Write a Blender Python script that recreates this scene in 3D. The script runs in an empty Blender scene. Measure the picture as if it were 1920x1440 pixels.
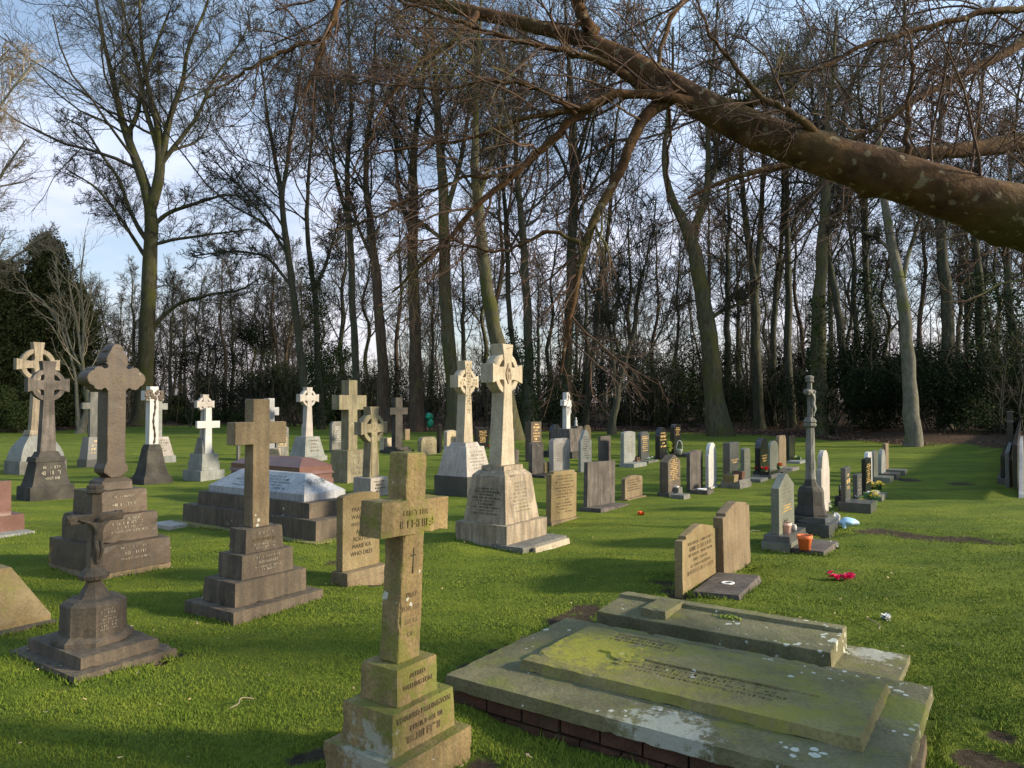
import bpy, bmesh, math, random
import numpy as np
from mathutils import Vector, Matrix

# ------------------------------------------------------------------ camera, world, sun, exposure
S = bpy.context.scene
COL = S.collection
CAMH = 1.65
F = 1400.0                       # focal length in photograph pixels (1920 wide)
PITCH = math.radians(1.4)
cd = bpy.data.cameras.new('camera'); cam = bpy.data.objects.new('camera', cd); COL.objects.link(cam)
cd.sensor_width = 36; cd.lens = F/1920*36; cd.clip_start = 0.05; cd.clip_end = 2000
cam.location = (0, 0, CAMH); cam.rotation_euler = (math.radians(90)+PITCH, 0, 0)
S.camera = cam
S.view_settings.view_transform = 'Standard'; S.view_settings.look = 'None'
S.view_settings.exposure = 1.10; S.view_settings.gamma = 1

SUN_EL = math.radians(21); SUN_AZ = math.radians(100)       # azimuth clockwise from +Y (view direction)
w = bpy.data.worlds.new('World'); S.world = w; w.use_nodes = True
nt = w.node_tree; nt.nodes.clear()
def N(t, typ, **k):
    n = t.nodes.new(typ)
    for a, b in k.items():
        if a.startswith('i_'): n.inputs[a[2:].replace('_', ' ')].default_value = b
        else: setattr(n, a, b)
    return n
sky = N(nt, 'ShaderNodeTexSky', sky_type='NISHITA', sun_disc=False, sun_elevation=SUN_EL, sun_rotation=SUN_AZ,
        air_density=1.0, dust_density=1.2, ozone_density=1.5)
bg = N(nt, 'ShaderNodeBackground'); bg.inputs[1].default_value = 0.086
out = N(nt, 'ShaderNodeOutputWorld')
tc = N(nt, 'ShaderNodeTexCoord')
mp = N(nt, 'ShaderNodeMapping'); mp.inputs['Scale'].default_value = (1.0, 1.0, 3.2)
no = N(nt, 'ShaderNodeTexNoise'); no.inputs['Scale'].default_value = 2.6; no.inputs['Detail'].default_value = 6; no.inputs['Roughness'].default_value = .55
cr = N(nt, 'ShaderNodeValToRGB'); cr.color_ramp.elements[0].position = .40; cr.color_ramp.elements[1].position = .62
cr.color_ramp.elements[1].color = (.92, .92, .92, 1); cr.color_ramp.elements[0].color = (.26, .26, .26, 1)
mx = N(nt, 'ShaderNodeMixRGB'); 
sx_ = N(nt, 'ShaderNodeSeparateXYZ'); zr = N(nt, 'ShaderNodeValToRGB')          # cloud is whiter and warmer low down, bluer overhead
zr.color_ramp.elements[0].position = .02; zr.color_ramp.elements[0].color = (.80, .72, .75, 1); zr.color_ramp.elements[1].position = .52; zr.color_ramp.elements[1].color = (.44, .66, .93, 1)
e_ = zr.color_ramp.elements.new(.24); e_.color = (.70, .74, .90, 1)
sc_ = N(nt, 'ShaderNodeVectorMath', operation='SCALE'); sc_.inputs['Scale'].default_value = 8.2
L = nt.links.new
L(tc.outputs['Generated'], sx_.inputs[0]); L(sx_.outputs[2], zr.inputs[0]); L(zr.outputs[0], sc_.inputs[0]); 
dt_ = N(nt, 'ShaderNodeVectorMath', operation='DOT_PRODUCT'); dt_.inputs[1].default_value = (math.sin(SUN_AZ), math.cos(SUN_AZ), .15); L(tc.outputs['Generated'], dt_.inputs[0])
mr_ = N(nt, 'ShaderNodeMapRange'); mr_.inputs[1].default_value = -1; mr_.inputs[2].default_value = .6; mr_.inputs[3].default_value = 6.6; mr_.inputs[4].default_value = 9.8      # cloud is brighter towards the sun
L(dt_.outputs['Value'], mr_.inputs[0]); L(mr_.outputs[0], sc_.inputs['Scale']); L(sc_.outputs[0], mx.inputs[2]); L(tc.outputs['Generated'], mp.inputs[0]); L(mp.outputs[0], no.inputs[0]); L(no.outputs[0], cr.inputs[0])
L(cr.outputs[0], mx.inputs[0]); L(sky.outputs[0], mx.inputs[1]); L(mx.outputs[0], bg.inputs[0]); L(bg.outputs[0], out.inputs[0])

sd = bpy.data.lights.new('sun', 'SUN'); sd.energy = 3.9; sd.angle = math.radians(5.0); sd.color = (1, .86, .66)
sun = bpy.data.objects.new('sun', sd); COL.objects.link(sun)
sdir = Vector((math.sin(SUN_AZ)*math.cos(SUN_EL), math.cos(SUN_AZ)*math.cos(SUN_EL), math.sin(SUN_EL)))
sun.rotation_euler = sdir.to_track_quat('Z', 'Y').to_euler(); sun.location = (30, 0, 20)

# ------------------------------------------------------------------ helpers: pixels of the photo -> points in the place
cp, sp = math.cos(PITCH), math.sin(PITCH)
def ray(px, py):
    X = (px-960)/F; Z = -(py-720)/F
    return np.array([X, cp-Z*sp, sp+Z*cp])
def G(px, py, z=0.0):
    r = ray(px, py); t = (z-CAMH)/r[2]
    return np.array([0, 0, CAMH])+r*t
def AT(px, py, Y):
    r = ray(px, py); return np.array([0, 0, CAMH])+r*(Y/r[1])
U = np.array([.565, .825, 0.]); U /= np.linalg.norm(U)
NV = np.array([U[1], -U[0], 0.])
TH = math.atan2(U[1], U[0])
def span(P, px2, d):
    c = (px2-960)/F
    return (c*P[1]-P[0])/(d[0]-c*d[1])
def foot(cx, cy, xr, xl, z=0.0):
    P = G(cx, cy, z); w_ = abs(span(P, xr, U)); d_ = abs(span(P, xl, -NV))
    return P+U*w_/2-NV*d_/2, w_, d_, P[1]/F
FOOT = []                                                   # footprints kept clear of grass blades
def clear(c, w_, d_, pad=0.0): FOOT.append((c[0], c[1], w_/2+pad, d_/2+pad))

# ------------------------------------------------------------------ helpers: objects
def tag(o, label=None, cat=None, group=None, kind=None):
    if label: o['label'] = label
    if cat: o['category'] = cat
    if group: o['group'] = group
    if kind: o['kind'] = kind
    return o
def empty(name, loc, rz=0.0, label=None, cat=None, group=None, lean=(0, 0)):
    o = bpy.data.objects.new(name, None); COL.objects.link(o); o.location = loc
    o.rotation_euler = (lean[0], lean[1], rz); o.empty_display_size = .2
    return tag(o, label, cat, group)
def obj(name, me, mat=None, parent=None, loc=None):
    if isinstance(me, bmesh.types.BMesh):
        bm = me; me = bpy.data.meshes.new(name); bm.normal_update(); bm.to_mesh(me); bm.free()
    o = bpy.data.objects.new(name, me); COL.objects.link(o)
    if mat: me.materials.append(mat)
    if parent: o.parent = parent
    if loc is not None: o.location = loc
    return o
def np_mesh(name, V, Q, smooth=True):
    me = bpy.data.meshes.new(name); V = np.asarray(V, np.float32).reshape(-1, 3); Q = np.asarray(Q, np.int32)
    k = Q.shape[1]
    me.vertices.add(len(V)); me.vertices.foreach_set('co', V.ravel())
    me.loops.add(Q.size); me.loops.foreach_set('vertex_index', Q.ravel())
    me.polygons.add(len(Q)); me.polygons.foreach_set('loop_start', np.arange(0, Q.size, k, dtype=np.int32))
    me.polygons.foreach_set('loop_total', np.full(len(Q), k, np.int32))
    me.polygons.foreach_set('use_smooth', np.full(len(Q), smooth))
    me.update(calc_edges=True); return me
def bevel(bm, off, seg=1, ang=25):
    es = [e for e in bm.edges if len(e.link_faces) == 2 and e.calc_face_angle(0) > math.radians(ang)]
    if es and off > 0: bmesh.ops.bevel(bm, geom=es, offset=off, segments=seg, profile=.6, affect='EDGES', clamp_overlap=True)
    return bm
def frust(w0, d0, w1, d1, z0, z1, bev=.008, bm=None, cx=0, cy=0, curve=0, steps=1):
    """tapered block; curve makes its sides hollow (positive) or bellied (negative)"""
    b = bmesh.new(); rings = []
    for i in range(steps+1):
        t = i/steps; s = t if curve == 0 else t**(1/(1+curve)) if curve > 0 else t**(1-curve*1.0)
        ww = w0+(w1-w0)*s; dd = d0+(d1-d0)*s; z = z0+(z1-z0)*t
        rings.append([b.verts.new((cx+sx*ww/2, cy+sy*dd/2, z)) for sx, sy in ((-1, -1), (1, -1), (1, 1), (-1, 1))])
    b.faces.new(rings[0][::-1]); b.faces.new(rings[-1])
    for a, c in zip(rings, rings[1:]):
        for k in range(4): b.faces.new((a[k], a[(k+1) % 4], c[(k+1) % 4], c[k]))
    bevel(b, bev, 2)
    if bm is None: return b
    tmp = bpy.data.meshes.new('t'); b.to_mesh(tmp); b.free(); bm.from_mesh(tmp); bpy.data.meshes.remove(tmp); return bm
def prism(outline, d, bev=.006, y0=None):
    """front outline in (x,z), extruded over the thickness d (front face at -d/2)"""
    b = bmesh.new(); y0 = -d/2 if y0 is None else y0
    vs = [b.verts.new((x, y0, z)) for x, z in outline]
    f = b.faces.new(vs); r = bmesh.ops.extrude_face_region(b, geom=[f])
    nv = [v for v in r['geom'] if isinstance(v, bmesh.types.BMVert)]
    bmesh.ops.translate(b, verts=nv, vec=(0, d, 0)); bmesh.ops.recalc_face_normals(b, faces=b.faces)
    return bevel(b, bev, 2, 35)
def lathe(prof, seg=24, flat=False):
    b = bmesh.new(); rings = []
    for r, z in prof:
        rings.append([b.verts.new((r*math.cos(2*math.pi*(k+.5)/seg), r*math.sin(2*math.pi*(k+.5)/seg), z)) for k in range(seg)])
    for a, c in zip(rings, rings[1:]):
        for k in range(seg):
            f = b.faces.new((a[k], a[(k+1) % seg], c[(k+1) % seg], c[k])); f.smooth = not flat
    b.faces.new(rings[0][::-1]); b.faces.new(rings[-1]); return b
def tubes(P, R, sides):
    """P (n,k,3) centre lines, R (n,k) radii -> vertices, quads"""
    n, k, _ = P.shape
    T = np.empty_like(P); T[:, 1:-1] = P[:, 2:]-P[:, :-2]; T[:, 0] = P[:, 1]-P[:, 0]; T[:, -1] = P[:, -1]-P[:, -2]
    T /= np.linalg.norm(T, axis=2, keepdims=True)+1e-9
    T0 = T.mean(1); A = np.where(np.abs(T0[:, 2:3]) > .8, np.array([[1., 0, 0]]), np.array([[0., 0, 1]]))[:, None, :]
    E1 = np.cross(T, np.broadcast_to(A, T.shape)); E1 /= np.linalg.norm(E1, axis=2, keepdims=True)+1e-9
    E2 = np.cross(T, E1)
    a = np.arange(sides)*2*np.pi/sides
    V = P[:, :, None, :]+R[:, :, None, None]*(np.cos(a)[None, None, :, None]*E1[:, :, None, :]+np.sin(a)[None, None, :, None]*E2[:, :, None, :])
    base = (np.arange(n)*k*sides)[:, None, None]+(np.arange(k-1)*sides)[None, :, None]
    j = np.arange(sides)[None, None, :]; j2 = (j+1) % sides
    Q = np.stack([base+j, base+j2, base+sides+j2, base+sides+j], -1).reshape(-1, 4)
    return V.reshape(-1, 3), Q
def join(parts):
    V = []; Q = []; o = 0
    for v, q in parts: V.append(v); Q.append(q+o); o += len(v)
    return np.concatenate(V), np.concatenate(Q)

# ------------------------------------------------------------------ materials
def mat(name): 
    m = bpy.data.materials.new(name); m.use_nodes = True; return m, m.node_tree, m.node_tree.nodes['Principled BSDF']
def stone(name, c1, c2, moss=0.0, lichen=0.0, rough=.85, streak=0.0, bump=.35, scale=1.0, mossc=(.10, .13, .03), spec=.3, moss_top=0.0):
    m, t, b = mat(name); l = t.links.new
    tcn = N(t, 'ShaderNodeTexCoord'); g = N(t, 'ShaderNodeNewGeometry')
    n1 = N(t, 'ShaderNodeTexNoise'); n1.inputs['Scale'].default_value = 3.2*scale; n1.inputs['Detail'].default_value = 8; n1.inputs['Roughness'].default_value = .62
    n2 = N(t, 'ShaderNodeTexNoise'); n2.inputs['Scale'].default_value = 60*scale; n2.inputs['Detail'].default_value = 4
    l(g.outputs['Position'], n1.inputs[0]); l(g.outputs['Position'], n2.inputs[0])
    r1 = N(t, 'ShaderNodeValToRGB'); r1.color_ramp.elements[0].position = .36; r1.color_ramp.elements[1].position = .66
    r1.color_ramp.elements[0].color = (*c1, 1); r1.color_ramp.elements[1].color = (*c2, 1); l(n1.outputs[0], r1.inputs[0])
    gr = N(t, 'ShaderNodeMixRGB', blend_type='MULTIPLY'); gr.inputs[0].default_value = .55
    rg = N(t, 'ShaderNodeValToRGB'); rg.color_ramp.elements[0].position = .3; rg.color_ramp.elements[0].color = (.45, .45, .45, 1); rg.color_ramp.elements[1].position = .62
    l(n2.outputs[0], rg.inputs[0]); l(r1.outputs[0], gr.inputs[1]); l(rg.outputs[0], gr.inputs[2]); cur = gr.outputs[0]
    if streak:                                             # rain-washed vertical staining
        mpp = N(t, 'ShaderNodeMapping'); mpp.inputs['Scale'].default_value = (9, 9, .9); l(g.outputs['Position'], mpp.inputs[0])
        ns = N(t, 'ShaderNodeTexNoise'); ns.inputs['Scale'].default_value = 2.2; ns.inputs['Detail'].default_value = 5; l(mpp.outputs[0], ns.inputs[0])
        rs = N(t, 'ShaderNodeValToRGB'); rs.color_ramp.elements[0].position = .42; rs.color_ramp.elements[1].position = .6; l(ns.outputs[0], rs.inputs[0])
        mu = N(t, 'ShaderNodeMath', operation='MULTIPLY'); mu.inputs[1].default_value = streak; l(rs.outputs[0], mu.inputs[0])
        ms = N(t, 'ShaderNodeMixRGB'); ms.inputs[2].default_value = (.035, .033, .026, 1); l(mu.outputs[0], ms.inputs[0]); l(cur, ms.inputs[1]); cur = ms.outputs[0]
    if moss or moss_top:
        nm = N(t, 'ShaderNodeTexNoise'); nm.inputs['Scale'].default_value = 4.5; nm.inputs['Detail'].default_value = 7; nm.inputs['Roughness'].default_value = .7; l(g.outputs['Position'], nm.inputs[0])
        sx = N(t, 'ShaderNodeSeparateXYZ'); l(g.outputs['Normal'], sx.inputs[0])
        ad = N(t, 'ShaderNodeMath', operation='MULTIPLY_ADD'); ad.inputs[1].default_value = .22*moss_top; l(sx.outputs[2], ad.inputs[0]); l(nm.outputs[0], ad.inputs[2])
        rm = N(t, 'ShaderNodeValToRGB'); rm.color_ramp.elements[0].position = .66-.3*moss; rm.color_ramp.elements[1].position = .82-.3*moss; l(ad.outputs[0], rm.inputs[0])
        mm = N(t, 'ShaderNodeMixRGB'); mm.inputs[2].default_value = (*mossc, 1); mk = N(t, 'ShaderNodeMath', operation='MULTIPLY'); mk.inputs[1].default_value = .85
        l(rm.outputs[0], mk.inputs[0]); l(mk.outputs[0], mm.inputs[0]); l(cur, mm.inputs[1]); cur = mm.outputs[0]
    if lichen:
        vo = N(t, 'ShaderNodeTexVoronoi', feature='F1'); vo.inputs['Scale'].default_value = 17*scale; vo.inputs['Randomness'].default_value = 1
        dn = N(t, 'ShaderNodeTexNoise'); dn.inputs['Scale'].default_value = 55; l(g.outputs['Position'], dn.inputs[0])
        mxv = N(t, 'ShaderNodeMixRGB', blend_type='ADD'); mxv.inputs[0].default_value = .022; l(g.outputs['Position'], mxv.inputs[1]); l(dn.outputs[1], mxv.inputs[2]); l(mxv.outputs[0], vo.inputs[0])
        rv = N(t, 'ShaderNodeMath', operation='LESS_THAN'); l(vo.outputs[0], rv.inputs[0])
        nl = N(t, 'ShaderNodeTexNoise'); nl.inputs['Scale'].default_value = 3.4; nl.inputs['Detail'].default_value = 3; l(g.outputs['Position'], nl.inputs[0])
        mr = N(t, 'ShaderNodeMapRange'); mr.inputs[1].default_value = .68-.22*lichen; mr.inputs[2].default_value = .82-.1*lichen; mr.inputs[3].default_value = 0; mr.inputs[4].default_value = .42
        l(nl.outputs[0], mr.inputs[0]); l(mr.outputs[0], rv.inputs[1])
        ml = N(t, 'ShaderNodeMixRGB'); ml.inputs[2].default_value = (.50, .52, .44, 1); mk2 = N(t, 'ShaderNodeMath', operation='MULTIPLY'); mk2.inputs[1].default_value = .8
        l(rv.outputs[0], mk2.inputs[0]); l(mk2.outputs[0], ml.inputs[0]); l(cur, ml.inputs[1]); cur = ml.outputs[0]
    l(cur, b.inputs['Base Color']); b.inputs['Roughness'].default_value = rough; b.inputs['Specular IOR Level'].default_value = spec
    if bump:
        ab = N(t, 'ShaderNodeMath', operation='MULTIPLY_ADD'); ab.inputs[1].default_value = .35; l(n2.outputs[0], ab.inputs[0]); l(n1.outputs[0], ab.inputs[2])
        bp = N(t, 'ShaderNodeBump'); bp.inputs['Strength'].default_value = bump; bp.inputs['Distance'].default_value = .02
        l(ab.outputs[0], bp.inputs['Height']); l(bp.outputs[0], b.inputs['Normal'])
    return m
def patch(m, pt, r, col, amt=.9):
    """a growth of lichen or moss at one place on the stone"""
    t = m.node_tree; b = t.nodes['Principled BSDF']; l = t.links.new; src = b.inputs['Base Color'].links[0].from_socket
    g = N(t, 'ShaderNodeNewGeometry'); d = N(t, 'ShaderNodeVectorMath', operation='DISTANCE'); d.inputs[1].default_value = pt; l(g.outputs['Position'], d.inputs[0])
    n = N(t, 'ShaderNodeTexNoise'); n.inputs['Scale'].default_value = 13; n.inputs['Detail'].default_value = 9; n.inputs['Roughness'].default_value = .78; l(g.outputs['Position'], n.inputs[0])
    a = N(t, 'ShaderNodeMath', operation='MULTIPLY_ADD'); a.inputs[1].default_value = -3.2*r; l(n.outputs[0], a.inputs[0]); l(d.outputs['Value'], a.inputs[2])
    mr = N(t, 'ShaderNodeMapRange'); mr.inputs[1].default_value = -r*.85; mr.inputs[2].default_value = -r*1.15; mr.inputs[3].default_value = 0; mr.inputs[4].default_value = amt; l(a.outputs[0], mr.inputs[0])
    x = N(t, 'ShaderNodeMixRGB'); x.inputs[2].default_value = (*col, 1); l(mr.outputs[0], x.inputs[0]); l(src, x.inputs[1]); l(x.outputs[0], b.inputs['Base Color'])
def plain(name, c, rough=.6, var=.25, scale=30, spec=.4, trans=0, emit=0):
    m, t, b = mat(name); l = t.links.new
    g = N(t, 'ShaderNodeNewGeometry'); n = N(t, 'ShaderNodeTexNoise'); n.inputs['Scale'].default_value = scale; n.inputs['Detail'].default_value = 3; l(g.outputs['Position'], n.inputs[0])
    r = N(t, 'ShaderNodeValToRGB'); r.color_ramp.elements[0].position = .3; r.color_ramp.elements[1].position = .7
    r.color_ramp.elements[0].color = tuple(x*(1-var) for x in c)+(1,); r.color_ramp.elements[1].color = tuple(min(1, x*(1+var)) for x in c)+(1,)
    l(n.outputs[0], r.inputs[0]); l(r.outputs[0], b.inputs['Base Color']); b.inputs['Roughness'].default_value = rough; b.inputs['Specular IOR Level'].default_value = spec
    if trans: b.inputs['Transmission Weight'].default_value = trans
    return m
M = {
 'tan': stone('tan_sandstone', (0.162, 0.117, 0.066), (0.240, 0.185, 0.107), moss=.18, lichen=.25, streak=.25, mossc=(.15, .15, .04)),
 'ochre': stone('ochre_sandstone', (0.183, 0.130, 0.057), (0.256, 0.198, 0.101), moss=.30, lichen=.18, streak=.15, mossc=(.15, .15, .035)),
 'front': stone('mossy_front_sandstone', (.21, .145, .062), (.32, .235, .105), moss=.46, lichen=.62, streak=.3, mossc=(.125, .13, .022), moss_top=.6, bump=.9),
 'brown': stone('brown_sandstone', (.060, .041, .026), (.105, .074, .046), moss=.10, lichen=.12, streak=.3, rough=.6, mossc=(.14, .10, .02), spec=.4),
 'browntan': stone('brown_weathered_sandstone', (0.093, 0.072, 0.051), (0.148, 0.115, 0.079), moss=.12, lichen=.25, streak=.45),
 'soot': stone('sooty_stone', (.026, .024, .021), (.075, .067, .055), moss=.12, lichen=.14, streak=.3, mossc=(.08, .09, .03)),
 'brownrib': stone('streaked_brown_stone', (0.066, 0.055, 0.047), (0.154, 0.131, 0.112), lichen=.05, streak=.55, bump=.3),
 'pale': stone('pale_granite', (0.35, 0.295, 0.205), (0.47, 0.405, 0.295), moss=.10, lichen=.1, streak=.16, mossc=(.24, .24, .12), bump=.25),
 'palestain': stone('stained_pale_stone', (.26, .205, .14), (.38, .315, .225), moss=.26, lichen=.08, streak=.40, mossc=(.19, .17, .05), bump=.3),
 'white': stone('white_marble', (0.449, 0.442, 0.408), (0.544, 0.537, 0.510), streak=.06, rough=.6, bump=.12),
 'cream': stone('cream_stone', (0.352, 0.311, 0.264), (0.449, 0.415, 0.373), moss=.05, streak=.18, bump=.2),
 'grey': stone('grey_stone', (0.129, 0.126, 0.109), (0.211, 0.204, 0.177), moss=.16, lichen=.12, streak=.3, mossc=(.14, .15, .07)),
 'palegrey': stone('pale_grey_stone', (0.214, 0.220, 0.195), (0.302, 0.309, 0.277), moss=.12, streak=.2, mossc=(.2, .22, .13), bump=.2),
 'bluegrey': stone('blue_grey_granite', (.27, .275, .285), (.40, .405, .41), streak=.22, bump=.25, rough=.55),
 'rough': stone('rough_lichened_stone', (0.179, 0.152, 0.091), (0.287, 0.249, 0.155), moss=.34, lichen=.35, streak=.3, mossc=(.13, .14, .05), bump=.9),
 'olive': stone('olive_lichened_stone', (.145, .128, .052), (.235, .205, .085), moss=.44, lichen=.55, mossc=(.19, .185, .03), streak=0, moss_top=.35, bump=.5),
 'slate': stone('green_grey_slab', (.105, .098, .048), (.185, .170, .088), moss=.30, lichen=.95, mossc=(.13, .14, .025), streak=0, moss_top=.3, bump=.5),
 'black': stone('polished_black_granite', (0.012, 0.012, 0.013), (0.022, 0.022, 0.024), rough=.18, bump=.02, spec=.5),
 'dgrey': stone('dark_grey_granite', (0.048, 0.052, 0.050), (0.088, 0.088, 0.084), rough=.35, bump=.05, spec=.5, streak=.1),
 'greengrey': stone('green_grey_granite', (0.116, 0.122, 0.095), (0.170, 0.177, 0.136), rough=.45, bump=.08, spec=.4),
 'red': stone('red_granite', (0.108, 0.050, 0.036), (0.157, 0.079, 0.061), rough=.3, bump=.05, spec=.5),
 'brick': None,
 'gold': plain('gold_lettering', (.85, .58, .22), rough=.45, var=.1),
 'dark_ink': plain('dark_lettering', (.045, .035, .022), rough=.9, var=.2),
 'brown_ink': plain('brown_worn_lettering', (.125, .092, .048), rough=.9, var=.25),
 'white_ink': plain('white_lettering', (.55, .52, .45), rough=.7, var=.1),
 'pale_ink': plain('pale_worn_lettering', (.30, .27, .20), rough=.8, var=.2),
}
M['brick'] = stone('old_red_brick', (.050, .028, .018), (.115, .055, .034), moss=.42, lichen=0, streak=0, mossc=(.05, .048, .02), bump=.7, scale=1.6)
M['soil'] = plain('damp_soil', (.02, .016, .012), .95)
def bark(name, c1, c2, moss=(.09, .10, .03), amount=.35, lichen=0.0, stretch=.25, sc=9, rough=.9):
    m, t, b = mat(name); l = t.links.new
    g = N(t, 'ShaderNodeNewGeometry'); mpn = N(t, 'ShaderNodeMapping'); mpn.inputs['Scale'].default_value = (1, 1, stretch); l(g.outputs['Position'], mpn.inputs[0])
    n = N(t, 'ShaderNodeTexNoise'); n.inputs['Scale'].default_value = sc; n.inputs['Detail'].default_value = 6; n.inputs['Roughness'].default_value = .65; l(mpn.outputs[0], n.inputs[0])
    r = N(t, 'ShaderNodeValToRGB'); r.color_ramp.elements[0].position = .35; r.color_ramp.elements[1].position = .68; r.color_ramp.elements[0].color = (*c1, 1); r.color_ramp.elements[1].color = (*c2, 1)
    l(n.outputs[0], r.inputs[0]); cur = r.outputs[0]
    n3 = N(t, 'ShaderNodeTexNoise'); n3.inputs['Scale'].default_value = 1.3; n3.inputs['Detail'].default_value = 6; l(g.outputs['Position'], n3.inputs[0])
    r3 = N(t, 'ShaderNodeValToRGB'); r3.color_ramp.elements[0].position = .62-.25*amount; r3.color_ramp.elements[1].position = .78-.25*amount; l(n3.outputs[0], r3.inputs[0])
    x = N(t, 'ShaderNodeMixRGB'); x.inputs[2].default_value = (*moss, 1); l(r3.outputs[0], x.inputs[0]); l(cur, x.inputs[1]); cur = x.outputs[0]
    if lichen:
        v = N(t, 'ShaderNodeTexNoise'); v.inputs['Scale'].default_value = 19; v.inputs['Detail'].default_value = 4; l(g.outputs['Position'], v.inputs[0])
        rv = N(t, 'ShaderNodeValToRGB'); rv.color_ramp.elements[0].position = .60; rv.color_ramp.elements[1].position = .635; l(v.outputs[0], rv.inputs[0])
        mk = N(t, 'ShaderNodeMath', operation='MULTIPLY'); mk.inputs[1].default_value = lichen; l(rv.outputs[0], mk.inputs[0])
        x2 = N(t, 'ShaderNodeMixRGB'); x2.inputs[2].default_value = (.21, .18, .11, 1); l(mk.outputs[0], x2.inputs[0]); l(cur, x2.inputs[1]); cur = x2.outputs[0]
    l(cur, b.inputs['Base Color']); b.inputs['Roughness'].default_value = rough; b.inputs['Specular IOR Level'].default_value = .2
    bp = N(t, 'ShaderNodeBump'); bp.inputs['Strength'].default_value = .9; bp.inputs['Distance'].default_value = .03; l(n.outputs[0], bp.inputs['Height']); l(bp.outputs[0], b.inputs['Normal'])
    return m
M['bark'] = bark('grey_green_bark', (.034, .034, .023), (.082, .082, .055), moss=(.045, .052, .022))
M['bark_pale'] = bark('pale_smooth_bark', (.085, .080, .058), (.165, .155, .115), amount=.3, stretch=.5)
M['bark_moss'] = bark('mossy_bark', (.042, .038, .022), (.095, .09, .05), moss=(.062, .065, .018), amount=.55)
M['bark_brown'] = bark('brown_ridged_bark', (.045, .032, .022), (.095, .068, .045), amount=.1)
M['twig'] = bark('dark_twigs', (.030, .028, .021), (.062, .056, .042), amount=.2)
M['twig_pale'] = bark('pale_twigs', (.20, .16, .11), (.32, .27, .19), amount=.1)
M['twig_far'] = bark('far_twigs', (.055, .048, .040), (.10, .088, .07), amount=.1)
M['beech'] = bark('olive_beech_bark', (.036, .019, .009), (.105, .056, .022), moss=(.060, .048, .014), amount=.5, lichen=.55, stretch=1, sc=7)
M['beech_twig'] = bark('reddish_beech_twigs', (.048, .031, .023), (.125, .078, .052), amount=.15, sc=5)
# ------------------------------------------------------------------ ground
rng = np.random.default_rng(11); random.seed(5)
def axis(a, b, fine0, fine1, st, grow=1.13):
    c = list(np.arange(fine0, fine1+1e-6, st)); s = st; x = fine1
    while x < b: s *= grow; x += s; c.append(x)
    s = st; x = fine0; lo = []
    while x > a: s *= grow; x -= s; lo.append(x)
    return np.array(lo[::-1]+c)
gx = axis(-700, 700, -5, 5, .11); gy = axis(-60, 900, 2, 9.5, .10)
GX, GY = np.meshgrid(gx, gy); gxf, gyf = GX.ravel(), GY.ravel()
EDGE = np.array([G(*p)[:2] for p in [(-500, 812), (0, 812), (150, 806), (300, 800), (470, 797), (620, 796), (760, 812), (900, 815), (1100, 809), (1340, 815), (1480, 822), (1600, 830), (1710, 838), (1800, 842), (1920, 853), (2200, 880), (2600, 930)]])
def edge_y(x): return np.interp(x, EDGE[:, 0], EDGE[:, 1])
SOIL = [(G(px, py)[:2], r) for px, py, r in [(900, 1245, .16), (950, 1215, .14), (1010, 1190, .14), (1070, 1155, .2), (1100, 1135, .14), (600, 1400, .09), (560, 1412, .07), (650, 1450, .12), (905, 1430, .09),
        (1850, 1420, .15), (1800, 1400, .06), (1880, 1375, .08), (1840, 1345, .05), (1900, 1440, .17), (1250, 1090, .16), (1262, 1108, .12), (1275, 1120, .1), (330, 1222, .07), (300, 1240, .05), (120, 1292, .05), (60, 1257, .05),
        (1396, 1092, .08), (1410, 1065, .06), (700, 1090, .14), (930, 1012, .14), (1540, 1040, .06), (640, 1050, .2)]]
for t in np.linspace(0, 1, 16):
    SOIL.append((G(880+640*t, 1350+120*t)[:2], .05))
    if t < .75: SOIL.append((G(1612+350*t, 989+27*t+4*math.sin(t*30))[:2], .12+.15*abs(math.sin(t*9))))
    SOIL.append((G(1680+200*t, 893+15*t)[:2], .26))
    SOIL.append((G(1545+45*t, 1003-8*t)[:2], .05))
def soil_at(x, y):
    s = np.zeros_like(x)
    for c, r in SOIL: s = np.maximum(s, np.clip(1.5-np.hypot(x-c[0], y-c[1])/r, 0, 1))
    return s
def height(x, y):
    h = .022*np.sin(.9*x+.4*y)*np.sin(.7*y-.3*x+1)+.012*np.sin(2.3*x+1.7*y)+.006*np.sin(5.1*x-4.3*y)
    h *= np.clip((y-1)/4, .35, 1)
    m1 = G(890, 1040)[:2]; h = h+.09*np.exp(-((x-m1[0]+.25)**2/.10+(y-m1[1]-.15)**2/.30))
    a = G(850, 1372)[:2]; h = h+.07*np.exp(-((x-a[0]+.02)**2/.035+(y-a[1]-.1)**2/.12))
    fy = y-edge_y(x); h = h+.25*np.clip((fy+4)/14, 0, 1)+.9*np.clip((fy-8)/60, 0, 1)
    return h-.012
soil = soil_at(gxf, gyf)
gz = height(gxf, gyf)-np.where(gyf > 7, .085, .03)*soil
nx, ny = len(gx), len(gy)
ii = np.arange((ny-1)*nx).reshape(ny-1, nx)[:, :-1].ravel()
gm = np_mesh('ground', np.stack([gxf, gyf, gz], 1), np.stack([ii, ii+1, ii+nx+1, ii+nx], 1))
lit = np.clip((gyf-edge_y(gxf))/1.6+.5, 0, 1)
for nm, arr in (('litter', lit), ('soil', soil)):
    a = gm.attributes.new(nm, 'FLOAT', 'POINT'); a.data.foreach_set('value', arr.astype(np.float32))
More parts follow.
